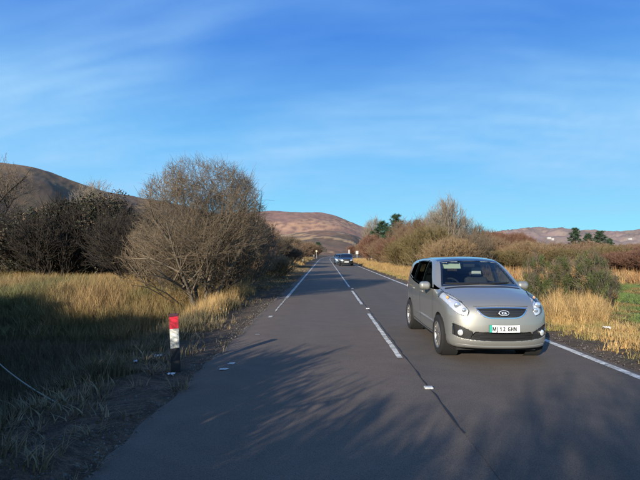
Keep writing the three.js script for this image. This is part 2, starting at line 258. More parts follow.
// big leafless bush beside the road on the left
const bushA = grow(101, { h: 4.95, rx: 2.45, rz: 2.3, stems: 6, levels: 5, taper: 0.76, kids: [1.3, 1.5, 1.7, 1.9, 2.1], r: 0.1, tip: 0.0038, fan: 0.5, base: 0.22, len: 3.5, spread: 0.85, up: 0.03, lift: 0.0, jit: 0.16, cy: 0.56, rag: 0.35 });
const bushLow = grow(110, { h: 3.2, rx: 2.3, rz: 1.9, stems: 9, levels: 4, kids: [1.2, 1.5, 1.7, 1.8], r: 0.045, tip: 0.005, fan: 1.1, base: 0.6, len: 2.4, spread: 0.95, up: 0.0, jit: 0.32, cy: 0.45 });
const bushB = grow(102, { h: 4.0, rx: 2.3, rz: 2.2, stems: 10, levels: 4, kids: [1.3, 1.4, 1.5, 1.5], r: 0.05, tip: 0.0065, fan: 0.9, base: 0.5, len: 2.1, spread: 0.8, up: 0.04, jit: 0.24, cy: 0.45 });
const bushC = grow(103, { h: 3.4, rx: 2.0, rz: 2.0, stems: 12, levels: 4, kids: [1.3, 1.5, 1.7, 1.7], r: 0.04, tip: 0.0075, rag: 1.8, fan: 0.8, base: 0.7, len: 2.1, spread: 0.75, up: 0.08, jit: 0.22, cy: 0.48 });
const scrub = grow(104, { h: 3.2, rx: 2.4, rz: 2.2, stems: 14, levels: 3, kids: [2, 2.3, 2.6], r: 0.04, tip: 0.011, rag: 2, fan: 0.8, base: 0.9, len: 2.1, spread: 0.7, up: 0.1, jit: 0.2, cy: 0.46 });
const scrub2 = grow(105, { h: 4.2, rx: 2.2, rz: 2.2, stems: 9, levels: 3, kids: [2.2, 2.5, 2.7], r: 0.06, tip: 0.013, rag: 2, fan: 0.6, base: 0.6, len: 2.7, spread: 0.7, up: 0.1, jit: 0.2, cy: 0.5 });
const birch = grow(106, { h: 7, rx: 1.7, rz: 1.7, stems: 3, levels: 4, kids: [1.6, 1.8, 1.9, 1.8], r: 0.07, tip: 0.0075, fan: 0.28, base: 0, len: 5.2, spread: 0.6, up: 0.1, lift: 0.3, jit: 0.14, cy: 0.55 });
const treeD = grow(107, { h: 9, rx: 4, rz: 4, stems: 1, levels: 4, kids: [2.0, 1.8, 1.8, 1.7], r: 0.2, tip: 0.012, len: 5, spread: 0.85, up: 0.07, jit: 0.16, cy: 0.6 });
console.log('segments', bushA.n, bushB.n, bushC.n, scrub.n, scrub2.n, birch.n, treeD.n);

woody('bare_bush', bushA, 'tall rounded leafless bush with many grey stems behind the red and white post', 'bush', at(203, 15.6), 0.4, [0.9, 1.05, 0.9], BK.grey, TW.grey);
woody('bare_bush', bushLow, 'low sprawling bush tangled through the stems of the tall rounded bush', 'bush', at(200, 16.2), 2, [0.9, 0.9, 0.9], BK.dark, TW.umber);
woody('bare_bush', bushB, 'spreading leafless bush crowding the far flank of the tall rounded bush', 'bush', at(238, 20.5), 1.2, [0.85, 0.95, 0.85], BK.grey, TW.grey);
woody('bare_bush', bushC, 'low tangled brown bush at the foot of the tall rounded bush, field side', 'bush', at(166, 18.5), 2.2, [0.8, 0.85, 0.8], BK.grey, TW.grey);
woody('bare_bush', bushC, 'dark leafless bush in the row between the tall bush and the grassy bank', 'bush', at(250, 26), 0.2, [0.9, 1.05, 1.0], BK.dark, TW.brown);
woody('bare_bush', bushB, 'dark brown bush standing behind the tan scrub on the grassy bank', 'bush', at(258, 33), 3.0, [0.9, 0.9, 1.0], BK.dark, TW.grey);
woody('bare_bush', scrub, 'small tan bush with fine upright twigs on the grassy bank left of the road', 'bush', at(274, 30), 1.0, [0.62, 0.5, 0.6], BK.grey, TW.tan);
woody('bare_bush', bushC, 'dark bush with low trailing boughs between the tall bush and the dark thicket', 'bush', at(138, 21), 4.0, [1.2, 1.0, 1.1], BK.dark, TW.dark);

// dark thicket on the left
const ivy = (s, h, rx) => leafCloud(s, { clumps: 230, per: 48, rx, rz: rx * 0.9, ry: h * 0.5, cy: h * 0.5, cr: 0.26, ll: 0.12, lw: 0.035, c0: [0.03, 0.036, 0.018], c1: [0.05, 0.045, 0.024], brown: [0.09, 0.06, 0.035], dead: 0.22 });
const ivyA = ivy(201, 5.0, 2.0), ivyB = ivy(202, 4.2, 2.3);
leafy('thicket_tree', scrub2, ivyA, 'tall dark ivy clad tree in the thicket, next to the trailing dark bush', 'tree', at(104, 27), 0, [1.05, 1.08, 1.05], BK.dark);
leafy('thicket_tree', scrub2, ivyB, 'dark leafy shrub in the middle of the thicket under the heather hill', 'tree', at(72, 27.5), 1, [1.1, 1.12, 1.1], BK.dark);
leafy('thicket_tree', scrub, ivyB, 'dull brown shrub at the thicket end below the hill crest', 'tree', at(36, 27), 2, [1.1, 1.0, 1.1], BK.dark);
woody('bare_bush', bushB, 'dark leafless bush at the outer end of the thicket', 'bush', at(6, 27), 1.4, [1.2, 1.1, 1.1], BK.dark, TW.dark);
woody('bare_bush', scrub2, 'dark twiggy bush standing in front of the ivy clad thicket trees', 'bush', at(52, 25.5), 2.4, [1.0, 0.85, 1.0], BK.dark, TW.dark);
woody('bare_tree', treeD, 'leafless tree with a hazy grey crown at the thicket end, above the hill crest', 'tree', at(-16, 42), 0.7, [1.1, 1.08, 1.1], BK.dark, TW.grey);
woody('bare_tree', treeD, 'small leafless tree crown showing over the heather hill slope', 'tree', at(96, 62, 2.0), 2.2, [1.0, 1.02, 1.0], BK.grey, TW.pale);

// hedge and trees behind and beside the camera: they shade the hollow and the near road
const hedgeLeaves = ivy(203, 2.6, 1.5);
for (const [x, d, s, t] of [[-4.6, 0.2, 1.0, 0], [-6.0, 3.0, 0.98, 1], [-7.6, 5.8, 0.9, 2], [-9.3, 8.6, 0.85, 3], [-11.2, 11.4, 0.58, 4], [-13.4, 14.2, 0.32, 5], [-10.5, 6.6, 1.0, 1.5], [-13.5, 10.0, 0.68, 2.5], [-16.5, 13.0, 0.42, 3.5], [-10.4, -2.4, 1.1, 2.1], [-13.2, 0.4, 1.2, 4.4], [-15.4, 4.4, 1.1, 0.9], [-18.5, 7.2, 1.0, 3.1]])  // rear shrubs are added out of view to deepen the hollow's shade
  leafy('unseen_hedge_shrub', scrub, hedgeLeaves, 'dense dark evergreen hedge shrub out of view, shading the left hollow', 'shrub', [x, groundH(x, d) - 0.05, -d], t, s, BK.dark, 'hedge along the left hollow');
for (const [x, d, s, t, sh] of [[-6.4, -5.2, 0.95, 0, bushB], [-3.9, -3.8, 0.95, 2.2, bushC], [-4.6, -9.5, 1.45, 1.4, bushB], [-6.0, -12.5, 1.35, 4.4, bushC], [-3.9, -12.5, 1.7, 5.4, bushB], [-9.0, -8.2, 1.2, 3.4, bushC]])
  woody('roadside_bush', sh, 'leafless roadside bush on the left verge behind the viewpoint', 'bush', [x, groundH(x, d) - 0.05, -d], t, s, BK.dark, TW.grey, 'bushes behind the viewpoint');

// right-hand roadside thicket
const W = (X, d, shape, s, t, tw, label, name = 'bare_bush', bk = BK.grey) => woody(name, shape, label, name === 'bare_tree' ? 'tree' : 'bush', at(X, d), t, s, bk, tw);
W(372, 74, scrub2, [1.1, 1.05, 1.1], 0, TW.red, 'reddish brown bush at the roadside just past the dark oncoming cars');
W(384, 62, scrub, [1.1, 1.0, 1.1], 1, TW.brown, 'brown bush under the small conifer in the right-hand thicket');
W(396, 52, scrub2, [1.1, 0.75, 1.1], 2, TW.red, 'rust brown bush between the conifer and the tall bare trees');
W(410, 46, scrub, [1.1, 0.95, 1.1], 3, TW.olive, 'olive tan bush midway along the right-hand roadside thicket');
W(428, 40, bushC, [1.1, 1.15, 1.1], 0.5, TW.olive, 'broad olive brown bush behind the silver car roof');
W(447, 34, bushC, [1.0, 0.8, 1.0], 1.5, TW.tan, 'dense tan bush in front of the tall bare trees');
W(468, 38, bushC, [1.1, 1.0, 1.1], 2.5, TW.grey, 'greyish brown bush beside the tall bare trees, field side');
W(404, 58, birch, [1.5, 0.8, 1.5], 5, TW.brown, 'tall open brown tree behind the tan roadside bush', 'bare_tree');
W(425, 54, birch, [1.5, 0.76, 1.5], 3.3, TW.grey, 'open grey tree at the back of the right-hand thicket', 'bare_tree');
W(434, 44, birch, [1.0, 0.8, 1.0], 0, TW.pale, 'slender pale bare tree rising from the right-hand thicket', 'bare_tree', BK.pale);
W(448, 42, birch, [1.15, 0.92, 1.15], 2, TW.pale, 'tallest pale bare tree rising from the right-hand thicket', 'bare_tree', BK.pale);
W(460, 45, birch, [1.1, 0.74, 1.1], 4, TW.pale, 'twiggy pale bare tree at the field end of the thicket', 'bare_tree', BK.pale);
W(374, 84, birch, [1.3, 1.1, 1.3], 4, TW.pale, 'thin bare tree beside the small conifer far along the road', 'bare_tree', BK.pale);
W(406, 50, birch, [0.9, 0.62, 0.9], 1, TW.brown, 'short twiggy tree poking out of the tan roadside bush', 'bare_tree');
W(476, 44, birch, [1.0, 0.62, 1.0], 3, TW.grey, 'short twiggy tree beside the brown bush over the silver car roof', 'bare_tree');
W(420, 47, birch, [1.1, 0.72, 1.1], 5, TW.brown, 'open brown tree between the tan bush and the slender pale tree', 'bare_tree');
W(488, 52, scrub, [1.2, 1.1, 1.2], 4, TW.brown, 'brown bush appearing over the silver car windscreen');
// scrub belt behind the field, right
const RI = rng(77);
for (const [X, d, s, tw, sh] of [[500, 44, 1.0, TW.olive, scrub], [514, 50, 1.15, TW.tan, scrub], [530, 47, 1.1, TW.tan, scrub], [548, 50, 1.15, TW.brown, scrub], [566, 46, 1.1, TW.olive, scrub], [584, 50, 1.1, TW.brown, scrub], [602, 45, 1.05, TW.olive, scrub], [622, 42, 1.0, TW.red, scrub], [640, 40, 0.95, TW.red, scrub], [660, 42, 1, TW.red, scrub], [556, 60, 1.2, TW.brown, scrub2], [590, 62, 1.2, TW.brown, scrub2], [524, 64, 1.2, TW.tan, scrub2], [612, 58, 1.1, TW.brown, scrub2], [640, 56, 1.0, TW.red, scrub2]])
  woody('scrub_willow', sh, `rounded leafless ${tw === TW.tan ? 'tan' : tw === TW.red ? 'rust red' : tw === TW.olive ? 'olive' : 'brown'} scrub bush in the belt behind the green field`, 'bush', at(X, d), RI() * 6, [s * 1.15, s * (0.6 + 0.2 * RI()), s * 1.1], BK.grey, tw, 'scrub belt behind the field');
for (let i = 0; i < 13; i++) { const X = 472 + i * 4.3 + RI() * 3, d = 120 + RI() * 50; woody('woodland_tree', scrub2, 'dark reddish leafless tree in the wood below the far ridge', 'tree', at(X, d), RI() * 6, [1.6, 1.5 + RI() * 0.6, 1.6], BK.dark, TW.red, 'reddish wood below the far ridge'); }
for (let i = 0; i < 14; i++) { const X = 536 + i * 9.5 + RI() * 5, d = 95 + RI() * 40; woody('valley_tree', scrub2, 'brown leafless tree in the valley beyond the scrub belt', 'tree', at(X, d), RI() * 6, [1.5, 0.62 + RI() * 0.3, 1.5], BK.dark, RI() < 0.5 ? TW.brown : TW.olive, 'valley trees beyond the scrub'); }
// trees where the road runs out, both sides
for (const [X, d, s, tw] of [[282, 52, 1.0, TW.grey], [290, 68, 1.1, TW.brown], [286, 90, 1.5, TW.grey], [298, 110, 1.4, TW.brown], [306, 135, 1.5, TW.brown], [313, 165, 1.6, TW.brown], [296, 160, 2.0, TW.grey], [308, 210, 2.0, TW.brown], [278, 75, 1.3, TW.dark], [268, 48, 1.1, TW.dark]])
  woody('roadside_scrub', d < 80 ? scrub : scrub2, 'leafless brown bush on the left bank along the far road', 'bush', at(X, d), RI() * 6, [s, s * 0.72, s], BK.dark, tw, 'bushes on the left bank along the far road');
for (const [X, d, s, tw] of [[322, 430, 2.6, TW.brown], [331, 440, 2.4, TW.brown], [340, 450, 2.6, TW.red], [352, 300, 1.8, TW.red], [362, 210, 1.6, TW.red], [366, 150, 1.6, TW.brown], [360, 330, 2.2, TW.brown], [346, 470, 2.8, TW.brown]])
  woody('distant_bush', scrub2, 'leafless reddish bush where the road bends out of sight', 'bush', at(X, d), RI() * 6, [s, s * 0.8, s], BK.dark, tw, 'bushes at the far bend');

// gorse
const gorseL = (s) => leafCloud(s, { clumps: 75, per: 170, rx: 0.85, rz: 0.75, ry: 0.78, cy: 0.8, cr: 0.11, ll: 0.09, lw: 0.008, c0: [0.035, 0.055, 0.015], c1: [0.085, 0.095, 0.025], brown: [0.2, 0.125, 0.05], dead: 0.16 });
const gorseStem = grow(108, { h: 1.6, rx: 0.9, rz: 0.9, stems: 8, levels: 3, kids: [1.2, 1.4, 1.3], r: 0.025, tip: 0.005, fan: 0.8, base: 0.2, len: 0.9, jit: 0.25, cy: 0.5 });
const gA = gorseL(301), gB = gorseL(302);
const G = (X, d, lv, s, t, label) => leafy('gorse_bush', gorseStem, lv, label, 'gorse', at(X, d), t, s, BK.grey);
G(534, 15.0, gA, [0.46, 1.1, 0.46], 0, 'narrow upright dark green gorse bush beside the silver car bonnet');
G(560, 16.2, gB, [0.58, 1.02, 0.58], 1, 'rounded dark gorse bush, the one between the narrow bush and the tallest gorse');
G(589, 15.2, gA, [0.64, 1.18, 0.64], 2.5, 'tallest gorse bush at the edge of the green field, thick browned stems below');
G(605, 16.6, gB, [0.5, 0.7, 0.5], 4, 'small gorse bush on the field side of the tallest gorse');
woody('bare_bush', bushC, 'low brown brambly bush tangled under the gorse bushes', 'bush', at(573, 18.5), 1, [0.55, 0.42, 0.5], BK.grey, TW.tan);
{ const o = grow(109, { h: 1.4, rx: 0.35, rz: 0.3, stems: 1, levels: 2, kids: [1, 1.2], r: 0.055, tip: 0.008, len: 0.8, jit: 0.16, cy: 0.6 }); woody('dead_stump', o, 'short dark dead stem leaning in the tall grass by the green field', 'stump', at(609.5, 14.4), 0.3, [1, 0.62, 1], BK.dark, TW.dark).rotation.z = 0.12; }
// conifers
function coniferShape(seed, h, rx) { const R = rng(seed), segs = [[0, -0.1, 0, 0, h * 0.98, 0, h * 0.022, 0.02]], pos = [], idx = [], col = [];
  for (let k = 0; k < 34; k++) { const y = h * (0.24 + 0.74 * k / 34), a = k * 2.4 + R(), L = rx * (1 - Math.pow(k / 36, 1.6)) * (0.65 + 0.5 * R()); const ex = Math.cos(a) * L, ez = Math.sin(a) * L, ey = y + L * 0.25; segs.push([0, y, 0, ex, ey, ez, 0.03, 0.012]);
    for (let c = 0; c < 7; c++) { const t = 0.35 + 0.7 * c / 7, cx = ex * t + (R() - 0.5) * 0.35, cy = y + (ey - y) * t + (R() - 0.4) * 0.3, cz = ez * t + (R() - 0.5) * 0.35, tone = 0.7 + 0.6 * R();
      for (let l = 0; l < 26; l++) { const d = V(R() - 0.5, R() - 0.35, R() - 0.5).normalize(), w = V(R() - 0.5, R() - 0.5, R() - 0.5).cross(d).normalize().multiplyScalar(0.028), b = pos.length / 3, LL = 0.22 + 0.2 * R(); pos.push(cx + w.x, cy + w.y, cz + w.z, cx - w.x, cy - w.y, cz - w.z, cx + d.x * LL, cy + d.y * LL, cz + d.z * LL); idx.push(b, b + 1, b + 2); const q = tone * (0.7 + 0.6 * R()); for (let e = 0; e < 3; e++) col.push(0.03 * q, 0.062 * q, 0.028 * q); } } }
  return { wood: tubes(segs, 6), leaves: buf(pos, idx, null, col) }; }
const con = [coniferShape(401, 7, 1.7), coniferShape(402, 6, 2.0)];
function pine(X, d, k, s, label, y) { const o = thing('pine_tree', label, 'conifer', at(X, d, y), X * 0.37); o.scale.set(s[0], s[1], s[0]); mesh('trunk', con[k].wood, BK.dark, o); mesh('crown', con[k].leaves, leafMat, o); return o; }
pine(396, 78, 0, [1.7, 1.2], 'dark conifer with a blunt top standing above the right-hand thicket');
pine(382, 80, 1, [1.7, 1.2], 'lower dark conifer beside the blunt topped one along the road');
pine(389, 68, 1, [1.3, 0.92], 'short dark conifer half hidden in the brown roadside bushes');
pine(418, 72, 0, [1.2, 1.0], 'single small conifer behind the tall bare trees');
pine(574, 88, 0, [1.35, 0.97], 'tallest conifer on the skyline above the scrub belt');
pine(586, 92, 1, [1.3, 0.98], 'bushy skyline conifer just beside the tallest one');
pine(598, 88, 0, [1.5, 0.86], 'broad skyline conifer midway along the conifer row');
pine(608, 90, 1, [0.8, 0.8], 'last and shortest conifer at the end of the skyline row');
pine(527, 100, 1, [1.4, 0.75], 'dark conifer at the edge of the reddish wood');
pine(318, 230, 1, [2.2, 1.2], 'dark conifer clump tree beyond the far left roadside');
pine(446, 130, 1, [1.6, 0.9], 'conifer behind the field end of the right-hand thicket');

// ------------------------------------------------------------------ grasses (stuff)
function tuftGeo(seed, n, h, w, lean) { const R = rng(seed), pos = [], idx = [], col = [];
  for (let b = 0; b < n; b++) { const a = R() * 6.283, r = 0.09 * Math.sqrt(R()), l = lean * (0.2 + R()), H = h * (0.55 + 0.6 * R()), ww = w * (0.6 + 0.7 * R()); const bx = Math.cos(a) * r, bz = Math.sin(a) * r, a2 = a + (R() - 0.5) * 1.6, ux = Math.cos(a2), uz = Math.sin(a2), tx = -uz, tz = ux; const k = 0.75 + 0.5 * R(); const o = pos.length / 3;
    for (let s = 0; s <= 3; s++) { const t = s / 3, y = H * (t - 0.22 * l * t * t * t), q = l * H * t * t * 0.75, wd = ww * (1 - t * 0.92); pos.push(bx + ux * q + tx * wd, y, bz + uz * q + tz * wd, bx + ux * q - tx * wd, y, bz + uz * q - tz * wd); col.push(k, k, k, k, k, k); }
    for (let s = 0; s < 3; s++) { const p = o + s * 2; idx.push(p, p + 1, p + 3, p, p + 3, p + 2); } }
  return buf(pos, idx, null, col); }
const grassMat = new THREE.MeshStandardMaterial({ vertexColors: true, roughness: 0.85, side: THREE.DoubleSide });
function field(label, geo, seed, tries, box, dens, look) { // box [x0,x1,d0,d1]; look(x,d,R) -> [scaleY, scaleXZ, r,g,b]
  const R = rng(seed), list = []; for (let i = 0; i < tries; i++) { const d = mix(box[2], box[3], R()), x = mix(box[0], box[1], R()) + roadShift(d); if (R() < dens(x - roadShift(d), d)) list.push([x, d, ...look(x, d, R), R() * 6.283, (R() - 0.5) * 0.3]); }
  const im = new THREE.InstancedMesh(geo, grassMat, list.length), M = new THREE.Matrix4(), Q = new THREE.Quaternion(), E = new THREE.Euler(), C = new THREE.Color();
  list.forEach(([x, d, sy, sx, r, g, b, t, tl], i) => { E.set(tl, t, 0.1); Q.setFromEuler(E); M.compose(V(x, groundH(x, d) - 0.01, -d), Q, V(sx, sy, sx)); im.setMatrixAt(i, M); im.setColorAt(i, C.setRGB(r, g, b)); });
  im.castShadow = im.receiveShadow = true; im.name = numbered('grass'); scene.add(im); console.log(label, list.length);
  return tag(im, label, 'grass', null, 'stuff'); }
const tall = tuftGeo(1, 15, 0.62, 0.0055, 0.55), mid = tuftGeo(2, 14, 0.3, 0.006, 0.7), wild = tuftGeo(3, 9, 0.75, 0.011, 0.5);
const tint = (R, a, b, v = 0.35) => { const c = mix3(a, b, R()), k = 1 - v / 2 + v * R(); return c.map(x => x * k); };
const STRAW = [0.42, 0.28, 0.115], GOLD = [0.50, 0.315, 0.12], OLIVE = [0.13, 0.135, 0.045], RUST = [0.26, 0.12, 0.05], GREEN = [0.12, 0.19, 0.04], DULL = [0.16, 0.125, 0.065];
field('tall straw and olive grass in the left field before the dark thicket', tall, 31, 42000, [-24, -3.6, 13.5, 31], (x, d) => x < -0.80 * d ? 0 : clamp(0.9 + fbm(x * 0.3, d * 0.3, 2)) * ss(-3.6, -5.2, x + 0.5 * n2(d * 0.6, 4)), (x, d, R) => { const n = fbm(x * 0.16 + 3, d * 0.16, 3); const t = clamp(0.32 + n * 1.6 + (R() - 0.5) * 0.6); const c = d > 24 && R() < 0.35 ? tint(R, RUST, STRAW) : mix3(tint(R, OLIVE, [0.2, 0.18, 0.07]), tint(R, [0.33, 0.215, 0.1], STRAW), t); return [0.55 + 0.55 * R() + n * 0.4, 1.1 + 0.5 * R(), ...c]; });
field('matted grass coloured dark for shade in the hollow on the left', mid, 32, 26000, [-13, -2.5, 2.5, 15], (x, d) => (x < -0.8 * d - 1 ? 0 : 1) * ss(-2.7, -4.2, x + 0.7 * n2(d * 0.8, 6)), (x, d, R) => [0.7 + 0.8 * R(), 1 + 0.6 * R(), ...tint(R, [0.13, 0.1, 0.055], [0.1, 0.09, 0.04])]);  // grass colours lowered to carry part of the hollow's shade
field('straw tufts coloured darker for shade along the left verge beside the dirt shoulder', mid, 33, 9000, [-4.6, -1.75, 3, 60], (x, d) => (d > 11.5 && d < 22 && x > -3.1 ? 0.12 : 1) * clamp(0.15 + 0.85 * ss(-2.2, -3.4, x + 0.5 * n2(d * 0.5, 2)) + 0.3 * n2(x * 2, d * 2) - 0.15 * ss(12, 6, d)), (x, d, R) => [0.25 + 0.65 * R() * R() + 0.2 * R(), 0.9 + 0.7 * R(), ...tint(R, [0.22, 0.16, 0.085], DULL)]);  // straw colour pulled down to brown for the shade on this verge
field('golden tall grass round the foot of the tall rounded bush', tall, 34, 1500, [-4.5, -2.6, 12, 20], (x, d) => ss(-2.9, -3.6, x + 0.4 * n2(d, 2)), (x, d, R) => [0.55 + 0.5 * R(), 1, ...tint(R, STRAW, GOLD)]);
field('straw grass on the left bank along the far road', tall, 35, 9000, [-16, -3.0, 22, 130], (x, d) => ss(-2.8, -4, x) * clamp(0.7 + n2(x * 0.3, d * 0.2)), (x, d, R) => [0.7 + 0.6 * R(), 1.5 + R(), ...tint(R, STRAW, GOLD)]);
field('short straw grass on the right verge beside the road', mid, 36, 24000, [4.9, 8.0, 4, 60], (x, d) => (x > 0.82 * d ? 0 : 1) * ss(4.9, 5.7, x + 0.25 * n2(d * 0.7, 3) + 0.2 * n2(d * 2.3, x)) * ss(7.3, 6.2, x + n2(d * 0.5, 9) * 0.5) , (x, d, R) => { const n = fbm(x * 0.5, d * 0.5, 2); return [0.25 + 0.5 * R(), 0.9 + 0.5 * R(), ...mix3(tint(R, STRAW, GOLD), tint(R, OLIVE, GREEN), clamp(0.2 + n * 0.9 + R() * 0.2))]; });
field('tall golden grass clumps in front of the gorse bushes', tall, 37, 2900, [5.4, 10.0, 10.5, 15.2], (x, d) => ss(0.0, 0.4, fbm(x * 0.9 + 2, d * 0.7, 2) + 0.3) * ss(0.46, 0.49, x / d) * ss(0.625, 0.58, x / d), (x, d, R) => [(0.4 + 0.5 * R()) * (1 + 0.9 * fbm(x * 0.9, d * 0.9, 2)), 1.0 + 0.4 * R(), ...tint(R, R() < 0.25 ? DULL : STRAW, GOLD)]);
field('long tan grass along the right verge below the roadside thicket', tall, 38, 14000, [5.2, 13, 18, 110], (x, d) => (d < 30 && x > 0.4 * d ? 0 : 1) * ss(5.2, 6.2, x + 0.4 * n2(d * 0.4, 1)) * ss(13, 9, x), (x, d, R) => [(0.3 + 0.4 * R()) * (d > 30 ? 1.4 : 1), 1.4 + 0.8 * R(), ...tint(R, STRAW, GOLD)]);
field('short green grass of the field on the right', mid, 39, 40000, [6.0, 30, 7, 40], (x, d) => (x > 0.84 * d || x < 0.4 * d ? 0 : 1) * ss(6.0, 7.2, x + 0.5 * n2(d * 0.5, 2)), (x, d, R) => { const n = fbm(x * 0.25, d * 0.25, 3); return [0.2 + 0.25 * R(), 1.1 + 0.6 * R(), ...mix3(tint(R, GREEN, [0.15, 0.19, 0.05]), tint(R, STRAW, RUST), clamp(ss(0.05, 0.35, n) * 0.7 + ss(26, 31, d)))]; });
field('rough tan and rust moor grass behind the field', wild, 40, 9000, [8, 60, 28, 80], (x, d) => x > 0.84 * d || x < 0.2 * d ? 0 : 1, (x, d, R) => [0.6 + 0.6 * R(), 2, ...tint(R, RUST, STRAW)]);
// pebbles and chippings on both dirt shoulders
{ const R = rng(51), g = new THREE.IcosahedronGeometry(1, 0), list = []; for (let i = 0; i < 9000; i++) { const left = R() < 0.6, d = 3 + Math.pow(R(), 1.5) * 32, x = left ? -1.78 - R() * R() * 1.9 : 4.45 + R() * 0.95; list.push([x, d, 0.003 + 0.009 * R() * R()]); }
  const im = new THREE.InstancedMesh(g, std([1, 1, 1], 0.9), list.length), M = new THREE.Matrix4(), Q = new THREE.Quaternion(), C = new THREE.Color(); list.forEach(([x, d, s], i) => { Q.setFromEuler(new THREE.Euler(R() * 6, R() * 6, R() * 6)); const on = x > RL && x < RR; M.compose(V(x, (on ? 0.004 : groundH(x, d)) + s * 0.3, -d), Q, V(s * (1 + R()), s * 0.7, s * (1 + R()))); im.setMatrixAt(i, M); const k = 0.07 + 0.1 * R(); im.setColorAt(i, C.setRGB(k, k * 0.92, k * 0.82)); }); im.name = 'gravel'; im.castShadow = im.receiveShadow = true; scene.add(im); tag(im, 'loose stone chippings scattered over the dirt shoulders', 'gravel', null, 'stuff'); }

// ------------------------------------------------------------------ verge furniture and small things
const matRed = std([0.8, 0.016, 0.05], 0.45, { map: soilTex }), matWhite = std([0.86, 0.87, 0.82], 0.6, { map: soilTex }), matBlack = std([0.012, 0.012, 0.014], 0.55), matSteel = std([0.5, 0.5, 0.5], 0.4, { metalness: 0.8 });
function postSeg(y0, y1, r, round) { const s = new THREE.Shape(); const w = r, t = r * 0.72; s.moveTo(-w, -t); s.lineTo(w, -t); s.lineTo(w, 0); s.absarc(0, 0, w, 0, Math.PI, false); s.lineTo(-w, -t); const g = new THREE.ExtrudeGeometry(s, { depth: y1 - y0, bevelEnabled: round > 0, bevelSize: round, bevelThickness: round, bevelSegments: 3, curveSegments: 16 }); g.rotateX(-Math.PI / 2); g.translate(0, y0, 0); return g; }
function markerPost(label, pos, turn, top, group, name = 'verge_marker_post') { const o = thing(name, label, 'marker post', pos, turn, group); mesh('base', postSeg(-0.15, 0.34, 0.062, 0.004), matBlack, o); mesh('white_band', postSeg(0.345, 0.62, 0.058, 0.004), matWhite, o); mesh('reflector', postSeg(0.625, 0.80, 0.057, 0.004), top, o); mesh('cap', postSeg(0.803, 0.828, 0.056, 0.008), std([0.06, 0.012, 0.02], 0.5), o); return o; }
{ const p = markerPost('red, white and black verge marker post leaning on the left shoulder', [-2.17, groundH(-2.17, 6.75), -6.75], 0.25, matRed); p.rotation.z = 0.06; p.rotation.x = -0.03; }
for (const [X, d] of [[299, 74], [303, 76]]) markerPost('white verge marker post of the pair far along the left bank', at(X, d), 0, matWhite, 'pair of far marker posts', 'far_marker_post');
markerPost('single white marker post beside the far left bend', at(314, 160), 0, matWhite, null, 'far_marker_post').scale.setScalar(1.4);
function roadSign(label, X, d, h, w, hh, face) { const o = thing('road_sign', label, 'road sign', at(X, d)); mesh('pole', new THREE.CylinderGeometry(0.045, 0.045, h, 12).translate(0, h / 2, 0), matSteel, o); mesh('panel', new RoundedBoxGeometry(w, hh, 0.03, 2, 0.012).translate(0, h - hh / 2, 0.06), face, o); return o; }
roadSign('tall thin sign with a cream top on the far left bank', 316.5, 150, 2.6, 0.55, 0.5, std([0.8, 0.7, 0.45], 0.6));
roadSign('narrow pale sign back beyond the dark cars, nearer the lane', 349, 112, 2.5, 0.4, 1.0, std([0.35, 0.33, 0.33], 0.6));
roadSign('wider white sign back at the roadside hedge beyond the dark cars', 357, 108, 2.2, 0.6, 0.75, std([0.5, 0.48, 0.47], 0.6));
// reflecting studs
for (const d of [5.85, 14.1, 21.9]) { const o = thing('road_stud', 'white reflecting stud set in the middle of the road', 'road stud', [1.30, 0.0, -d], 0, 'studs along the centre line'); mesh('housing', new RoundedBoxGeometry(0.11, 0.024, 0.08, 3, 0.01).translate(0, 0.013, 0), std([0.45, 0.45, 0.43], 0.6), o); for (const x of [-0.03, 0.03]) mesh('lens', new THREE.SphereGeometry(0.011, 12, 8).translate(x, 0.016, 0.038), std([0.9, 0.9, 0.9], 0.1), o); }
// pale rod lying across the hollow
{ const y = (x, d, h) => V(x, groundH(x, d) + h, -d); const c = new THREE.CatmullRomCurve3([V(-6.1, -0.02, -8.3), V(-5.1, -0.06, -7.25), V(-4.1, -0.08, -6.3), V(-3.02, -0.02, -5.25)]); const o = thing('fallen_rod', 'thin pale rod lying at a slant across the shaded left hollow', 'rod'); mesh('shaft', new THREE.TubeGeometry(c, 40, 0.009, 8), std([0.3, 0.31, 0.24], 0.8), o); mesh('tip', new THREE.SphereGeometry(0.0095, 10, 8).translate(-3.02, -0.02, -5.25), std([0.3, 0.31, 0.24], 0.8), o); }
function scrap(label, x, d, s, c, seed, group) { const R = rng(seed), pos = [], idx = [], n = 7; for (let j = 0; j <= n; j++) for (let i = 0; i <= n; i++) pos.push((i / n - 0.5) * s * (1 + 0.2 * R()), 0.02 + 0.25 * s * n3(i * 0.5, j * 0.5, seed) + 0.1 * s * R(), (j / n - 0.5) * s * 0.6); for (let j = 0; j < n; j++) for (let i = 0; i < n; i++) { const a = j * (n + 1) + i; idx.push(a, a + n + 1, a + n + 2, a, a + n + 2, a + 1); } const top = buf(pos, idx), bot = top.clone().translate(0, -0.004, 0); const o = mesh('litter_scrap', mergeGeometries([top, bot]), std(c, 0.7, { side: THREE.DoubleSide })); o.position.set(x, Math.max(groundH(x, d), x > RL && x < RR ? 0.004 : -9) + 0.01, -d); o.rotation.y = seed; return tag(o, label, 'litter', group); }
scrap('crumpled white litter scrap in the short grass of the right verge', 5.95, 9.85, 0.12, [0.75, 0.75, 0.72], 3).position.y += 0.07;
scrap('torn white paper scrap on the dirt beside the marker post', -2.75, 7.6, 0.1, [0.72, 0.72, 0.7], 4);
scrap('pale bluish plastic strip on the dirt near the paper scrap', -2.95, 7.2, 0.09, [0.6, 0.68, 0.72], 5);
scrap('flat white scrap lying against the marker post base', -2.16, 6.5, 0.09, [0.72, 0.72, 0.7], 6);
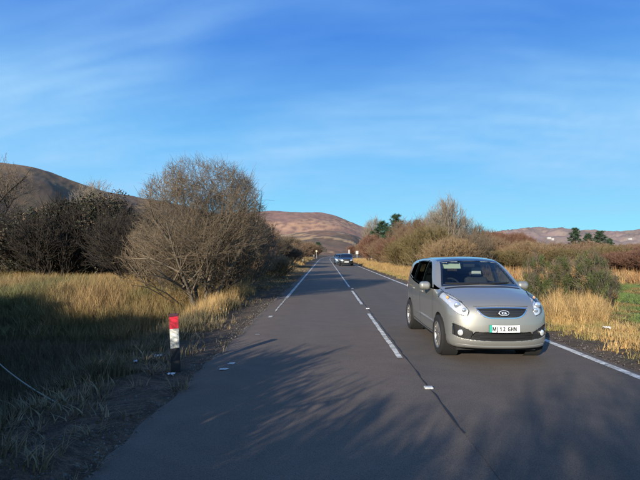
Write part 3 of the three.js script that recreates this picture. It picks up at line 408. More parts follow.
scrap('small white scrap on the sunlit dirt below the tall bush', -2.75, 15.0, 0.16, [0.75, 0.75, 0.7], 7);
scrap('white scrap at the outer rim of the sunlit dirt patch', -3.1, 13.6, 0.2, [0.7, 0.7, 0.66], 8);
// houses across the valley
function house(label, X, Y, d, w, h, c) { const o = thing('white_house', label, 'house', [(X - 325) / 461 * d, (253 - Y) / 461 * d + 1.7 - h, -d], 0.15); mesh('wall', new THREE.BoxGeometry(w, h + 6, w * 0.6).translate(0, h / 2 - 3, 0), std(c, 0.9), o); const s = new THREE.Shape([new THREE.Vector2(-w * 0.34, 0), new THREE.Vector2(w * 0.34, 0), new THREE.Vector2(0, w * 0.28)]); mesh('roof', new THREE.ExtrudeGeometry(s, { depth: w * 1.04, bevelEnabled: false }).translate(0, 0, -w * 0.52).rotateY(Math.PI / 2).translate(0, h + 0.02, 0), std([0.16, 0.14, 0.14], 0.9), o); }
house('larger white farmhouse on the ridge across the valley', 548, 237, 1750, 13, 2.6, [0.45, 0.43, 0.41]);
house('smaller white barn beside the ridge farmhouse', 551.5, 238.2, 1750, 8, 2.2, [0.45, 0.43, 0.41]);
house('white cottage farther along the ridge, apart from the farmhouse', 628, 238, 1750, 11, 2.0, [0.42, 0.4, 0.38]);

// ------------------------------------------------------------------ cars: a body field meshed on a grid, trim laid on its surface
function sdfPoly(pts) { return (x, y) => { let d = 1e9, s = 1; const n = pts.length; for (let i = 0, j = n - 1; i < n; j = i++) { const ex = pts[j][0] - pts[i][0], ey = pts[j][1] - pts[i][1], wx = x - pts[i][0], wy = y - pts[i][1]; const t = clamp((wx * ex + wy * ey) / (ex * ex + ey * ey)); const bx = wx - ex * t, by = wy - ey * t; d = Math.min(d, bx * bx + by * by); const c1 = y >= pts[i][1], c2 = y < pts[j][1], c3 = ex * wy > ey * wx; if ((c1 && c2 && c3) || (!c1 && !c2 && !c3)) s = -s; } return s * Math.sqrt(d); }; }
function smooth2(pts, n, closed = true) { const c = new THREE.CatmullRomCurve3(pts.map(p => V(p[0], p[1], 0)), closed, 'centripetal'); return c.getPoints(n).slice(0, closed ? -1 : undefined).map(p => [p.x, p.y]); }
function grid2(f, x0, x1, y0, y1, h) { const nx = Math.ceil((x1 - x0) / h) + 2, ny = Math.ceil((y1 - y0) / h) + 2, a = new Float32Array(nx * ny); for (let j = 0; j < ny; j++) for (let i = 0; i < nx; i++) a[j * nx + i] = f(x0 + i * h, y0 + j * h);
  return (x, y) => { let u = clamp((x - x0) / h, 0, nx - 1.001), v = clamp((y - y0) / h, 0, ny - 1.001); const i = u | 0, j = v | 0; u -= i; v -= j; const o = j * nx + i; return (a[o] * (1 - u) + a[o + 1] * u) * (1 - v) + (a[o + nx] * (1 - u) + a[o + nx + 1] * u) * v; }; }
const smax = (a, b, k) => { const h = Math.max(k - Math.abs(a - b), 0) / k; return Math.max(a, b) + h * h * k * 0.25; };
function surfaceNets(f, x0, x1, y0, y1, z0, z1, h) {
  const nx = Math.ceil((x1 - x0) / h) + 1, ny = Math.ceil((y1 - y0) / h) + 1, nz = Math.ceil((z1 - z0) / h) + 1; const val = new Float32Array(nx * ny * nz);
  for (let k = 0, o = 0; k < nz; k++) for (let j = 0; j < ny; j++) for (let i = 0; i < nx; i++, o++) val[o] = f(x0 + i * h, y0 + j * h, z0 + k * h);
  const id = new Int32Array(nx * ny * nz).fill(-1), pos = [], idx = []; const off = [0, 1, nx, nx + 1, nx * ny, nx * ny + 1, nx * ny + nx, nx * ny + nx + 1]; const E = [[0, 1], [2, 3], [4, 5], [6, 7], [0, 2], [1, 3], [4, 6], [5, 7], [0, 4], [1, 5], [2, 6], [3, 7]];
  for (let k = 0; k < nz - 1; k++) for (let j = 0; j < ny - 1; j++) for (let i = 0; i < nx - 1; i++) { const o = (k * ny + j) * nx + i; let m = 0; for (let c = 0; c < 8; c++) if (val[o + off[c]] < 0) m |= 1 << c; if (m === 0 || m === 255) continue;
    let sx = 0, sy = 0, sz = 0, n = 0; for (const [a, b] of E) { const va = val[o + off[a]], vb = val[o + off[b]]; if ((va < 0) === (vb < 0)) continue; const t = va / (va - vb); const ax = a & 1, ay = (a >> 1) & 1, az = a >> 2, bx = b & 1, by = (b >> 1) & 1, bz = b >> 2; sx += ax + (bx - ax) * t; sy += ay + (by - ay) * t; sz += az + (bz - az) * t; n++; }
    id[o] = pos.length / 3; pos.push(x0 + (i + sx / n) * h, y0 + (j + sy / n) * h, z0 + (k + sz / n) * h); }
  const quad = (a, b, c, d, flip) => { if (a < 0 || b < 0 || c < 0 || d < 0) return; if (flip) idx.push(a, c, b, a, d, c); else idx.push(a, b, c, a, c, d); };
  for (let k = 1; k < nz - 1; k++) for (let j = 1; j < ny - 1; j++) for (let i = 1; i < nx - 1; i++) { const o = (k * ny + j) * nx + i, s = val[o] < 0; if (s !== val[o + 1] < 0) quad(id[o - nx - nx * ny], id[o - nx * ny], id[o], id[o - nx], !s); if (s !== val[o + nx] < 0) quad(id[o - 1 - nx * ny], id[o - 1], id[o], id[o - nx * ny], !s); if (s !== val[o + nx * ny] < 0) quad(id[o - 1 - nx], id[o - nx], id[o], id[o - 1], !s); }
  // slide points onto the surface, then take normals from the field
  const nor = new Float32Array(pos.length), e = h * 0.45; for (let p = 0; p < pos.length; p += 3) { let x = pos[p], y = pos[p + 1], z = pos[p + 2], gx, gy, gz; for (let it = 0; it < 3; it++) { gx = f(x + e, y, z) - f(x - e, y, z); gy = f(x, y + e, z) - f(x, y - e, z); gz = f(x, y, z + e) - f(x, y, z - e); const m = Math.hypot(gx, gy, gz) || 1; gx /= m; gy /= m; gz /= m; if (it < 2) { const d = clamp(f(x, y, z), -h * 0.5, h * 0.5) * 0.9; x -= gx * d; y -= gy * d; z -= gz * d; } } pos[p] = x; pos[p + 1] = y; pos[p + 2] = z; nor[p] = gx; nor[p + 1] = gy; nor[p + 2] = gz; }
  const g = new THREE.BufferGeometry(); g.setAttribute('position', new THREE.Float32BufferAttribute(pos, 3)); g.setAttribute('normal', new THREE.BufferAttribute(nor, 3)); g.setIndex(idx); return g;
}
function carField(P) { // P.side [z,y], P.sect [x,y] half, P.plan [x,z] half
  const L = P.len / 2, Wd = P.wid / 2; const side = grid2(sdfPoly(smooth2(P.side, 220)), -L - 0.3, L + 0.6, -0.1, P.hgt + 0.2, 0.012);
  const mirror = (h) => [...h, ...h.slice().reverse().filter(p => p[0] > 1e-4).map(p => [-p[0], p[1]])];
  const sect = grid2(sdfPoly(mirror(smooth2(P.sect, 120, false))), -0.1, Wd + 0.3, -0.1, P.hgt + 0.2, 0.012), plan = grid2(sdfPoly(mirror(smooth2(P.plan, 120, false))), -0.1, Wd + 0.3, -L - 0.3, L + 0.3, 0.012);
  const sk = (x, z) => { const a = Math.abs(x) / Wd; return P.sweep * Math.pow(a, 2.6) * ss(-0.5, 1.0, z); };
  return (x, y, z) => { const a = Math.abs(x); const s = side(z + sk(a, z), y + P.crown * Math.pow(a / Wd, 2) * ss(0.5, 0.9, y)); return smax(smax(s, sect(a, y), 0.1), plan(a, z), 0.16); };
}
// trim patches: a quad between two polylines, dropped onto the body along one axis
function patch(f, axis, lower, upper, nu, nv, lift, opt = {}) {
  const lc = new THREE.CatmullRomCurve3(lower.map(p => V(p[0], p[1], 0)), false, 'centripetal'), uc = new THREE.CatmullRomCurve3(upper.map(p => V(p[0], p[1], 0)), false, 'centripetal'); const pos = [], nor = [], idx = [], uv = [];
  const hit = (a, b) => { const at = (t) => axis === 'z' ? [a, b, t] : axis === '-z' ? [a, b, -t] : axis === 'x' ? [t, b, a] : axis === '-x' ? [-t, b, a] : [a, t, b]; let t = axis.endsWith('z') ? 2.4 : axis.endsWith('x') ? 1.15 : 2.0, q = t; while (t > -0.2) { const s = f(...at(t)); if (s < 0) break; q = t; t -= Math.max(0.006, s * 0.7); } for (let i = 0; i < 18; i++) { const m = (t + q) / 2; if (f(...at(m)) < 0) t = m; else q = m; } return at(q); };
  const put = (u, v, extra) => { const A = lc.getPointAt(u), B = uc.getPointAt(u); const p = hit(mix(A.x, B.x, v), mix(A.y, B.y, v)); const e = 0.006; let n = [f(p[0] + e, p[1], p[2]) - f(p[0] - e, p[1], p[2]), f(p[0], p[1] + e, p[2]) - f(p[0], p[1] - e, p[2]), f(p[0], p[1], p[2] + e) - f(p[0], p[1], p[2] - e)]; const m = Math.hypot(...n) || 1; n = n.map(q => q / m); const bulge = (opt.bulge ?? 0) * Math.sin(u * Math.PI) * Math.sin(v * Math.PI); const k = extra ?? (lift + bulge); pos.push(p[0] + n[0] * k, p[1] + n[1] * k, p[2] + n[2] * k); nor.push(...n); uv.push(u, v); };
  for (let j = 0; j <= nv; j++) for (let i = 0; i <= nu; i++) put(i / nu, j / nv); const q = nu + 1; const flip = axis === '-x' || axis === 'y' || axis === '-z'; const tri = (a, b, c) => flip !== !!opt.flip ? idx.push(a, c, b) : idx.push(a, b, c);
  for (let j = 0; j < nv; j++) for (let i = 0; i < nu; i++) { const a = j * q + i; tri(a, a + 1, a + q + 1); tri(a, a + q + 1, a + q); }
  if (opt.edge) { const ring = []; for (let i = 0; i < nu; i++) ring.push([i / nu, 0, i]); for (let j = 0; j < nv; j++) ring.push([1, j / nv, j * q + nu]); for (let i = nu; i > 0; i--) ring.push([i / nu, 1, nv * q + i]); for (let j = nv; j > 0; j--) ring.push([0, j / nv, j * q]); const b0 = pos.length / 3; ring.forEach(([u, v]) => put(u, v, lift)); const b1 = pos.length / 3; ring.forEach(([u, v]) => put(u, v, -opt.edge)); const n = ring.length; for (let i = 0; i < n; i++) { const a = b0 + i, b = b0 + (i + 1) % n, c = b1 + i, d = b1 + (i + 1) % n; tri(a, c, d); tri(a, d, b); } }
  const g = new THREE.BufferGeometry(); g.setAttribute('position', new THREE.Float32BufferAttribute(pos, 3)); g.setAttribute('uv', new THREE.Float32BufferAttribute(uv, 2)); g.setIndex(idx); if (opt.edge) g.computeVertexNormals(); else g.setAttribute('normal', new THREE.Float32BufferAttribute(nor, 3)); return g;
}
const mx = (pts) => pts.map(p => [-p[0], p[1]]);                                        // mirror for front shapes
const glass = new THREE.MeshPhysicalMaterial({ color: lin(0.56, 0.63, 0.62), transmission: 1, thickness: 0, roughness: 0.02, ior: 1.5 });
const tinted = new THREE.MeshPhysicalMaterial({ color: lin(0.3, 0.36, 0.38), transmission: 1, thickness: 0, roughness: 0.02, ior: 1.7 });
const clear = new THREE.MeshPhysicalMaterial({ color: lin(0.97, 0.98, 0.98), transmission: 1, thickness: 0, roughness: 0.03, ior: 1.45 });
const chrome = std([0.75, 0.75, 0.75], 0.16, { metalness: 1 }), blackGloss = new THREE.MeshPhysicalMaterial({ color: lin(0.006, 0.007, 0.009), roughness: 0.12, clearcoat: 1 }), plastic = std([0.014, 0.014, 0.015], 0.55), rubber = std([0.012, 0.012, 0.012], 0.85), cabin = std([0.022, 0.022, 0.024], 0.85), seatMat = std([0.05, 0.05, 0.052], 0.9);
const paintOf = (c, m = 0.55) => new THREE.MeshPhysicalMaterial({ color: lin(...c), metalness: m, roughness: 0.48, clearcoat: 1, clearcoatRoughness: 0.03 });
const rimMat = std([0.36, 0.35, 0.34], 0.4, { metalness: 0.8 });
function wheel(parent, x, y, z, r, w, turn = 0) {
  const o = new THREE.Group(); o.name = 'wheel'; o.position.set(x, y, z); o.rotation.y = (x < 0 ? Math.PI : 0) + turn; parent.add(o); const rr = r * 0.66, T = (pts) => new THREE.LatheGeometry(pts.map(p => new THREE.Vector2(p[0], p[1])), 48).rotateZ(-Math.PI / 2);
  mesh('tyre', T([[rr, -w * 0.42], [r * 0.86, -w * 0.5], [r * 0.96, -w * 0.45], [r, -w * 0.34], [r, -w * 0.05], [r * 0.988, -w * 0.04], [r * 0.988, w * 0.04], [r, w * 0.05], [r, w * 0.34], [r * 0.96, w * 0.45], [r * 0.86, w * 0.5], [rr, w * 0.42]]), rubber, o);
  const parts = [T([[rr * 0.97, -w * 0.45], [rr * 0.9, -w * 0.2], [rr * 0.88, w * 0.3], [rr * 0.95, w * 0.43], [rr * 1.03, w * 0.46], [rr * 1.03, w * 0.4]]), new THREE.CylinderGeometry(rr * 0.22, rr * 0.26, w * 0.2, 20).rotateZ(-Math.PI / 2).translate(w * 0.3, 0, 0)];
  for (let k = 0; k < 10; k++) { const a = Math.floor(k / 2) * Math.PI * 2 / 5 + (k % 2 ? 0.2 : -0.2); const g = new THREE.BoxGeometry(w * 0.14, rr * 0.8, rr * 0.13).translate(w * 0.32, rr * 0.55, 0); g.rotateX(a); parts.push(g); }
  mesh('rim', mergeGeometries(parts.map(g => g.index ? g.toNonIndexed() : g).map(g => { g.deleteAttribute('uv'); return g; })), rimMat, o);
  mesh('brake_disc', new THREE.CylinderGeometry(rr * 0.7, rr * 0.7, 0.03, 28).rotateZ(Math.PI / 2), std([0.08, 0.075, 0.07], 0.5, { metalness: 0.7 }), o); return o;
}
function plateTex(text, band) { const c = document.createElement('canvas'); c.width = 1024; c.height = 220; const x = c.getContext('2d'); x.fillStyle = '#f4f4f0'; x.fillRect(0, 0, 1024, 220); x.fillStyle = band; x.fillRect(0, 0, 82, 220); x.fillStyle = '#101012'; x.font = 'bold 168px sans-serif'; x.textAlign = 'center'; x.textBaseline = 'middle'; const s = text.split(''), w = 108; let X = 150; for (const ch of s) { if (ch === ' ') { X += 58; continue; } x.save(); x.translate(X, 116); x.scale(0.88, 1.05); x.fillText(ch, 0, 0); x.lineWidth = 9; x.strokeStyle = '#101012'; x.strokeText(ch, 0, 0); x.restore(); X += w; } const t = new THREE.CanvasTexture(c); t.colorSpace = THREE.SRGBColorSpace; return t; }
function emblemTex(text) { const c = document.createElement('canvas'); c.width = 512; c.height = 256; const x = c.getContext('2d'); x.fillStyle = '#c9ccce'; x.fillRect(0, 0, 512, 256); x.fillStyle = '#2a2c30'; x.beginPath(); x.ellipse(256, 128, 226, 98, 0, 0, 7); x.fill(); x.fillStyle = '#eceef0'; x.font = 'bold 150px sans-serif'; x.textAlign = 'center'; x.textBaseline = 'middle'; x.fillText(text, 256, 136); const t = new THREE.CanvasTexture(c); t.colorSpace = THREE.SRGBColorSpace; return t; }
function seat(parent, x, z, s = 1) { const g = [new RoundedBoxGeometry(0.48, 0.18, 0.5, 3, 0.06).translate(0, 0.5, 0.05), new RoundedBoxGeometry(0.48, 0.66, 0.16, 3, 0.07).rotateX(-0.28).translate(0, 0.86, -0.28), new RoundedBoxGeometry(0.26, 0.2, 0.11, 3, 0.05).rotateX(-0.2).translate(0, 1.29, -0.40)].map(a => a.index ? a.toNonIndexed() : a); const o = mesh('seat', mergeGeometries(g), seatMat, parent); o.position.set(x, 0, z); return o; }

{ // silver hatchback coming the other way
  const P = { len: 4.07, wid: 1.765, hgt: 1.6, sweep: 0.27, crown: 0.055,
    side: [[1.80, 0.21], [1.92, 0.225], [1.995, 0.30], [2.02, 0.40], [2.035, 0.52], [2.02, 0.64], [1.985, 0.755], [1.925, 0.845], [1.82, 0.915], [1.6, 0.99], [1.34, 1.05], [1.12, 1.095], [1.03, 1.13], [0.62, 1.355], [0.28, 1.51], [0.0, 1.572], [-0.4, 1.60], [-0.9, 1.595], [-1.4, 1.555], [-1.72, 1.50], [-1.82, 1.42], [-1.93, 1.12], [-1.985, 0.95], [-2.03, 0.7], [-2.035, 0.5], [-2.0, 0.33], [-1.9, 0.22], [-1.7, 0.2], [-0.6, 0.2], [0.8, 0.2]],
    sect: [[0, 0.1], [0.5, 0.11], [0.76, 0.14], [0.825, 0.2], [0.85, 0.3], [0.868, 0.46], [0.878, 0.62], [0.8825, 0.76], [0.874, 0.88], [0.856, 0.97], [0.835, 1.03], [0.80, 1.12], [0.735, 1.30], [0.675, 1.44], [0.60, 1.53], [0.46, 1.575], [0.25, 1.597], [0, 1.603]],
    plan: [[0, 2.04], [0.35, 2.035], [0.58, 2.0], [0.72, 1.90], [0.80, 1.74], [0.845, 1.5], [0.875, 1.1], [0.8825, 0.6], [0.8825, -0.9], [0.872, -1.35], [0.845, -1.7], [0.78, -1.92], [0.62, -2.01], [0.3, -2.038], [0, -2.04]] };
  const f0 = carField(P), ax = [1.215, -1.40], R = 0.316;
  const WS_L = [[-0.70, 1.075], [-0.4, 1.10], [0, 1.118], [0.4, 1.10], [0.70, 1.075]], WS_U = [[-0.555, 1.485], [-0.3, 1.51], [0, 1.52], [0.3, 1.51], [0.555, 1.485]];
  const gr = [[[-0.385, 0.795], [-0.33, 0.735], [-0.25, 0.692], [0, 0.68], [0.25, 0.692], [0.33, 0.735], [0.385, 0.795]], [[-0.40, 0.815], [-0.25, 0.822], [0, 0.826], [0.25, 0.822], [0.40, 0.815]]];
  const lo = [[[-0.52, 0.365], [-0.3, 0.35], [0, 0.345], [0.3, 0.35], [0.52, 0.365]], [[-0.44, 0.475], [-0.3, 0.47], [0, 0.468], [0.3, 0.47], [0.44, 0.475]]];
  const fog = [[[-0.73, 0.41], [-0.62, 0.375], [-0.5, 0.37]], [[-0.745, 0.585], [-0.62, 0.535], [-0.47, 0.47]]];
  const sideA = [[[-0.22, 1.035], [0.1, 1.03], [0.42, 1.025], [0.72, 1.03]], [[-0.22, 1.495], [0.0, 1.475], [0.22, 1.395], [0.44, 1.245]]], sideB = [[[-1.12, 1.085], [-0.8, 1.06], [-0.3, 1.038]], [[-1.06, 1.47], [-0.8, 1.495], [-0.3, 1.50]]], sideC = [[[-1.62, 1.16], [-1.4, 1.125], [-1.18, 1.095]], [[-1.5, 1.40], [-1.35, 1.44], [-1.14, 1.462]]], sideQ = [[[0.775, 1.035], [0.88, 1.035], [0.98, 1.045]], [[0.70, 1.11], [0.78, 1.09], [0.86, 1.07]]];
  const rearW = [[[-0.58, 1.12], [0, 1.09], [0.58, 1.12]], [[-0.5, 1.42], [0, 1.45], [0.5, 1.42]]];
  const hlL = [[-0.82, 0.935], [-0.755, 0.815], [-0.665, 0.735], [-0.54, 0.705]], hlU = [[-0.80, 1.025], [-0.71, 1.0], [-0.61, 0.935], [-0.51, 0.775]];
  const poly = ([l, u]) => [...smooth2(l, 30, false), ...smooth2(u, 30, false).reverse()];
  const shrink = (f, k) => (a, b) => f(a, b) + k;
  const wsF = grid2(shrink(sdfPoly(poly([WS_L, WS_U])), 0.03), -1, 1, 0.95, 1.65, 0.01), grF = grid2(sdfPoly(poly(gr)), -1, 1, 0.5, 1, 0.008), loF = grid2(sdfPoly(poly(lo)), -1, 1, 0.2, 0.7, 0.008), hlF = grid2(sdfPoly(poly([hlL, hlU])), -1, 0.2, 0.6, 1.2, 0.008), fgF = grid2(sdfPoly(poly(fog)), -1, 0.2, 0.2, 0.8, 0.008), rwF = grid2(shrink(sdfPoly(poly(rearW)), 0.03), -1, 1, 0.9, 1.7, 0.01);
  const sw = [sideA, sideB, sideC].map(q => grid2(shrink(sdfPoly(poly(q)), 0.025), -2, 1.2, 0.9, 1.7, 0.01));
  const f = (x, y, z) => { const d0 = f0(x, y, z); let d = d0; if (d > 0.1) return d; const a = Math.abs(x);
    const cav = Math.max(d0 + 0.055, 0.34 - y, z - 0.98 - (1.1 - y) * 0.1, -1.75 - z, a - 0.74); d = Math.max(d, -cav);
    const shell = Math.abs(d0) - 0.13;
    if (y > 0.95) { if (z > -0.1) d = Math.max(d, -Math.max(wsF(x, y), shell)); if (z < -1.3) d = Math.max(d, -Math.max(rwF(x, y), shell)); if (a > 0.45) for (const s of sw) d = Math.max(d, -Math.max(s(z, y), shell)); }
    if (z > 1.4) { d = Math.max(d, -Math.max(grF(x, y), -(d0 + 0.035))); d = Math.max(d, -Math.max(loF(x, y), -(d0 + 0.07))); d = Math.max(d, -Math.max(fgF(-a, y), -(d0 + 0.03))); }
    if (z > 1.1) d = Math.max(d, -Math.max(hlF(-a, y), -(d0 + 0.07)));
    for (const c of ax) { const r = Math.hypot(y - R - 0.01, z - c) - 0.352; d = Math.max(d, -Math.max(r, 0.58 - a)); }
    return d; };
  const car = thing('silver_car', 'silver five-door hatchback with headlights and dark roof driving towards the viewpoint', 'car', [2.715, 0.004, -9.06], 0); car.scale.set(0.96, 1.03, 1);
  const silver = paintOf([0.28, 0.277, 0.252], 0.5);
  const hull = surfaceNets(f, -0.94, 0.94, 0.05, 1.66, -2.1, 2.1, 0.0165);
  { // painted skin outside, dark trim and seal on every inner face
    const p = hull.attributes.position, ix = hull.index.array, skin = [], inner = []; for (let i = 0; i < ix.length; i += 3) { let x = 0, y = 0, z = 0; for (let k = 0; k < 3; k++) { x += p.getX(ix[i + k]) / 3; y += p.getY(ix[i + k]) / 3; z += p.getZ(ix[i + k]) / 3; } (f0(x, y, z) < -0.006 ? inner : skin).push(ix[i], ix[i + 1], ix[i + 2]); }
    const sub = (list) => { const map = new Map(), P = [], N = [], I = []; const n = hull.attributes.normal; for (const v of list) { let q = map.get(v); if (q === undefined) { q = map.size; map.set(v, q); P.push(p.getX(v), p.getY(v), p.getZ(v)); N.push(n.getX(v), n.getY(v), n.getZ(v)); } I.push(q); } const g = new THREE.BufferGeometry(); g.setAttribute('position', new THREE.Float32BufferAttribute(P, 3)); g.setAttribute('normal', new THREE.Float32BufferAttribute(N, 3)); g.setIndex(I); return g; };
    mesh('body', sub(skin), silver, car); mesh('inner_lining', sub(inner), cabin, car); }
  mesh('windscreen', patch(f0, 'z', WS_L, WS_U, 40, 18, -0.004), glass, car);
  { // black frit border round the screen
    const sides = [[[[-0.70, 1.075], [-0.555, 1.485]], [[-0.662, 1.09], [-0.53, 1.475]]], [[[0.662, 1.09], [0.53, 1.475]], [[0.70, 1.075], [0.555, 1.485]]]];
    mesh('screen_border', mergeGeometries([patch(f0, 'z', WS_L, [[-0.68, 1.10], [-0.4, 1.13], [0, 1.148], [0.4, 1.13], [0.68, 1.10]], 40, 2, 0.003), patch(f0, 'z', [[-0.56, 1.468], [-0.3, 1.492], [0, 1.502], [0.3, 1.492], [0.56, 1.468]], WS_U, 40, 2, 0.003), ...sides.map(([a, b]) => patch(f0, 'z', [a[0], b[0]], [a[1], b[1]], 2, 20, 0.0035))]), blackGloss, car); }
  for (const a of ['x', '-x']) { for (const q of [sideA, sideB]) mesh('side_window', patch(f0, a, q[0], q[1], 22, 14, 0.001), tinted, car); mesh('side_window', patch(f0, a, sideC[0], sideC[1], 16, 10, -0.003), blackGloss, car); mesh('quarter_window', patch(f0, a, sideQ[0], sideQ[1], 8, 4, 0.002), blackGloss, car);
    mesh('window_trim', mergeGeometries([patch(f0, a, [[-1.62, 1.145], [-1.1, 1.07], [-0.25, 1.02], [0.98, 1.028]], [[-1.62, 1.17], [-1.1, 1.093], [-0.25, 1.043], [0.98, 1.05]], 40, 1, 0.005), patch(f0, a, [[-0.31, 1.035], [-0.215, 1.03]], [[-0.31, 1.50], [-0.215, 1.50]], 3, 20, 0.004), patch(f0, a, [[-1.19, 1.09], [-1.11, 1.08]], [[-1.145, 1.465], [-1.06, 1.475]], 3, 20, 0.004)]), blackGloss, car);
    const gapShade = (pts, w = 0.0045) => patch(f0, a, pts.map(p => [p[0] - w, p[1]]), pts.map(p => [p[0] + w, p[1]]), 26, 1, 0.0012);
    const gapShadeH = (pts, w = 0.0045) => patch(f0, a, pts.map(p => [p[0], p[1] - w]), pts.map(p => [p[0], p[1] + w]), 30, 1, 0.0012);
    mesh('door_gap_shade', mergeGeometries([gapShade([[0.80, 0.30], [0.815, 0.5], [0.80, 0.8], [0.79, 1.02]]), gapShade([[-0.24, 0.30], [-0.255, 0.7], [-0.262, 1.03]]), gapShade([[-1.0, 0.36], [-1.02, 0.6], [-1.12, 0.8], [-1.15, 1.07]]), gapShadeH([[-1.0, 0.33], [0, 0.30], [0.8, 0.30]])]), plastic, car);  // flat dark strips that paint the shade in the door gaps
    for (const z of [-0.12, -0.98]) mesh('door_handle', patch(f0, a, [[z - 0.09, 0.90], [z + 0.09, 0.905]], [[z - 0.09, 0.932], [z + 0.09, 0.937]], 10, 4, 0.016, { edge: 0.004, bulge: 0.006 }), silver, car);
    mesh('sill_trim', patch(f0, a, [[-0.98, 0.215], [0.8, 0.215]], [[-0.98, 0.27], [0.8, 0.27]], 20, 3, 0.006, { edge: 0.01 }), plastic, car); }
  mesh('rear_window', patch(f0, '-z', rearW[0], rearW[1], 20, 10, -0.003), tinted, car);
  mesh('glass_roof', patch(f0, 'y', [[-0.55, -1.58], [0, -1.62], [0.55, -1.58]], [[-0.585, 0.19], [0, 0.25], [0.585, 0.19]], 28, 36, 0.004, { edge: 0.006 }), new THREE.MeshPhysicalMaterial({ color: lin(0.008, 0.012, 0.022), roughness: 0.09, clearcoat: 1 }), car);
  // nose
  const grille = mesh('grille', patch((x, y, z) => f0(x, y, z) + 0.03, 'z', gr[0], gr[1], 36, 8, 0.001), plastic, car);
  { const bars = []; for (let k = 1; k < 5; k++) { const y = 0.69 + k * 0.026, w = 0.27 + Math.min(0.1, k * 0.03); bars.push(patch(f0, 'z', [[-w, y], [0, y + 0.004], [w, y]], [[-w, y + 0.008], [0, y + 0.012], [w, y + 0.008]], 30, 1, -0.018, { edge: 0.03 })); } mesh('bar', mergeGeometries(bars), blackGloss, grille);
    const rim = (pts, w) => patch(f0, 'z', pts, pts.map(p => [p[0] * (1 - w * 0.9), p[1] + w * 0.55]), 60, 2, 0.008, { edge: 0.012 }); mesh('chrome_surround', rim(gr[0].map(p => [p[0] * 1.03, p[1] - 0.006]), 0.03), chrome, grille); mesh('chrome_strip', patch(f0, 'z', gr[1].map(p => [p[0] * 1.02, p[1] - 0.004]), gr[1].map(p => [p[0] * 1.02, p[1] + 0.012]), 40, 2, 0.006, { edge: 0.01 }), chrome, grille);
    const em = new THREE.Shape(); em.absellipse(0, 0, 0.078, 0.038, 0, Math.PI * 2); const eg = new THREE.ExtrudeGeometry(em, { depth: 0.012, bevelEnabled: true, bevelSize: 0.004, bevelThickness: 0.004, bevelSegments: 2, curveSegments: 30 }); const b = eg.attributes.position, u = []; for (let i = 0; i < b.count; i++) u.push(b.getX(i) / 0.164 + 0.5, b.getY(i) / 0.084 + 0.5); eg.setAttribute('uv', new THREE.Float32BufferAttribute(u, 2)); const e = mesh('emblem', eg, new THREE.MeshStandardMaterial({ map: emblemTex('KIA'), roughness: 0.25, metalness: 0.4 }), grille); e.position.set(0, 0.758, 2.0); e.rotation.x = -0.25; }
  mesh('lower_intake', patch((x, y, z) => f0(x, y, z) + 0.06, 'z', lo[0], lo[1], 36, 6, 0.001), plastic, car);
  { const bars = []; for (const y of [0.385, 0.425]) bars.push(patch(f0, 'z', [[-0.46, y], [0, y - 0.008], [0.46, y]], [[-0.46, y + 0.012], [0, y + 0.004], [0.46, y + 0.012]], 30, 1, -0.03, { edge: 0.05 })); mesh('intake_bar', mergeGeometries(bars), plastic, car); }
  mesh('bumper_lip', patch(f0, 'z', [[-0.72, 0.255], [-0.4, 0.245], [0, 0.24], [0.4, 0.245], [0.72, 0.255]], [[-0.70, 0.285], [-0.4, 0.268], [0, 0.262], [0.4, 0.268], [0.70, 0.285]], 40, 2, 0.01, { edge: 0.01 }), std([0.32, 0.32, 0.31], 0.35, { metalness: 0.5 }), car);
  { const pw = 0.24, ph = 0.054; const g = new RoundedBoxGeometry(pw * 2, ph * 2, 0.012, 2, 0.005); const n = 12; const face = new THREE.PlaneGeometry(pw * 1.985, ph * 1.96, n, 1).translate(0, 0, 0.0075); const bend = (q) => { const p = q.attributes.position; for (let i = 0; i < p.count; i++) p.setZ(i, p.getZ(i) - Math.pow(p.getX(i) / pw, 2) * 0.025); q.computeVertexNormals(); return q; };
    const o = mesh('number_plate', bend(new THREE.BoxGeometry(pw * 2, ph * 2, 0.012, n, 1, 1)), plastic, car); o.position.set(0, 0.535, 2.05); mesh('plate_face', bend(face), new THREE.MeshStandardMaterial({ map: plateTex('MJ12 GHN', '#12a08c'), roughness: 0.45 }), o); }
  for (const s of [-1, 1]) { const M = (p) => s < 0 ? p : mx(p).reverse();
    
    const h = mesh('headlight', patch((x, y, z) => f0(x, y, z) + 0.04, 'z', M(hlL), M(hlU), 24, 10, 0.001), std([0.78, 0.79, 0.8], 0.3, { metalness: 0.4 }), car);
    mesh('lens', patch(f0, 'z', M(hlL), M(hlU), 26, 12, 0.008, { edge: 0.012, bulge: 0.012 }), clear, h);
    const lamp = (x, y, r, c) => { const g = new THREE.SphereGeometry(r, 20, 14).scale(1, 1, 0.55); const q = mesh('lamp', g, c, h); let z = 2.2; while (f0(s * x, y, z) > 0.004) z -= 0.004; q.position.set(s * x, y, z - 0.025); };
    lamp(0.655, 0.85, 0.05, std([0.85, 0.87, 0.9], 0.15, { metalness: 0.8 })); lamp(0.575, 0.785, 0.036, std([0.8, 0.82, 0.85], 0.15, { metalness: 0.8 })); lamp(0.735, 0.94, 0.024, std([0.75, 0.35, 0.06], 0.3));
    const p = mesh('fog_surround', patch((x, y, z) => f0(x, y, z) + 0.026, 'z', M(fog[0]), M(fog[1]), 14, 8, 0.001), plastic, car);
    let z = 2.2; while (f0(s * 0.645, 0.455, z) > -0.012) z -= 0.004; const fl = mesh('fog_lamp', new THREE.CylinderGeometry(0.046, 0.05, 0.03, 24).rotateX(Math.PI / 2), chrome, car); fl.position.set(s * 0.645, 0.455, z); fl.rotation.y = s * 0.5; mesh('lens', new THREE.SphereGeometry(0.044, 20, 12).scale(1, 1, 0.35).translate(0, 0, 0.016), std([0.8, 0.82, 0.84], 0.08, { metalness: 0.5 }), fl);
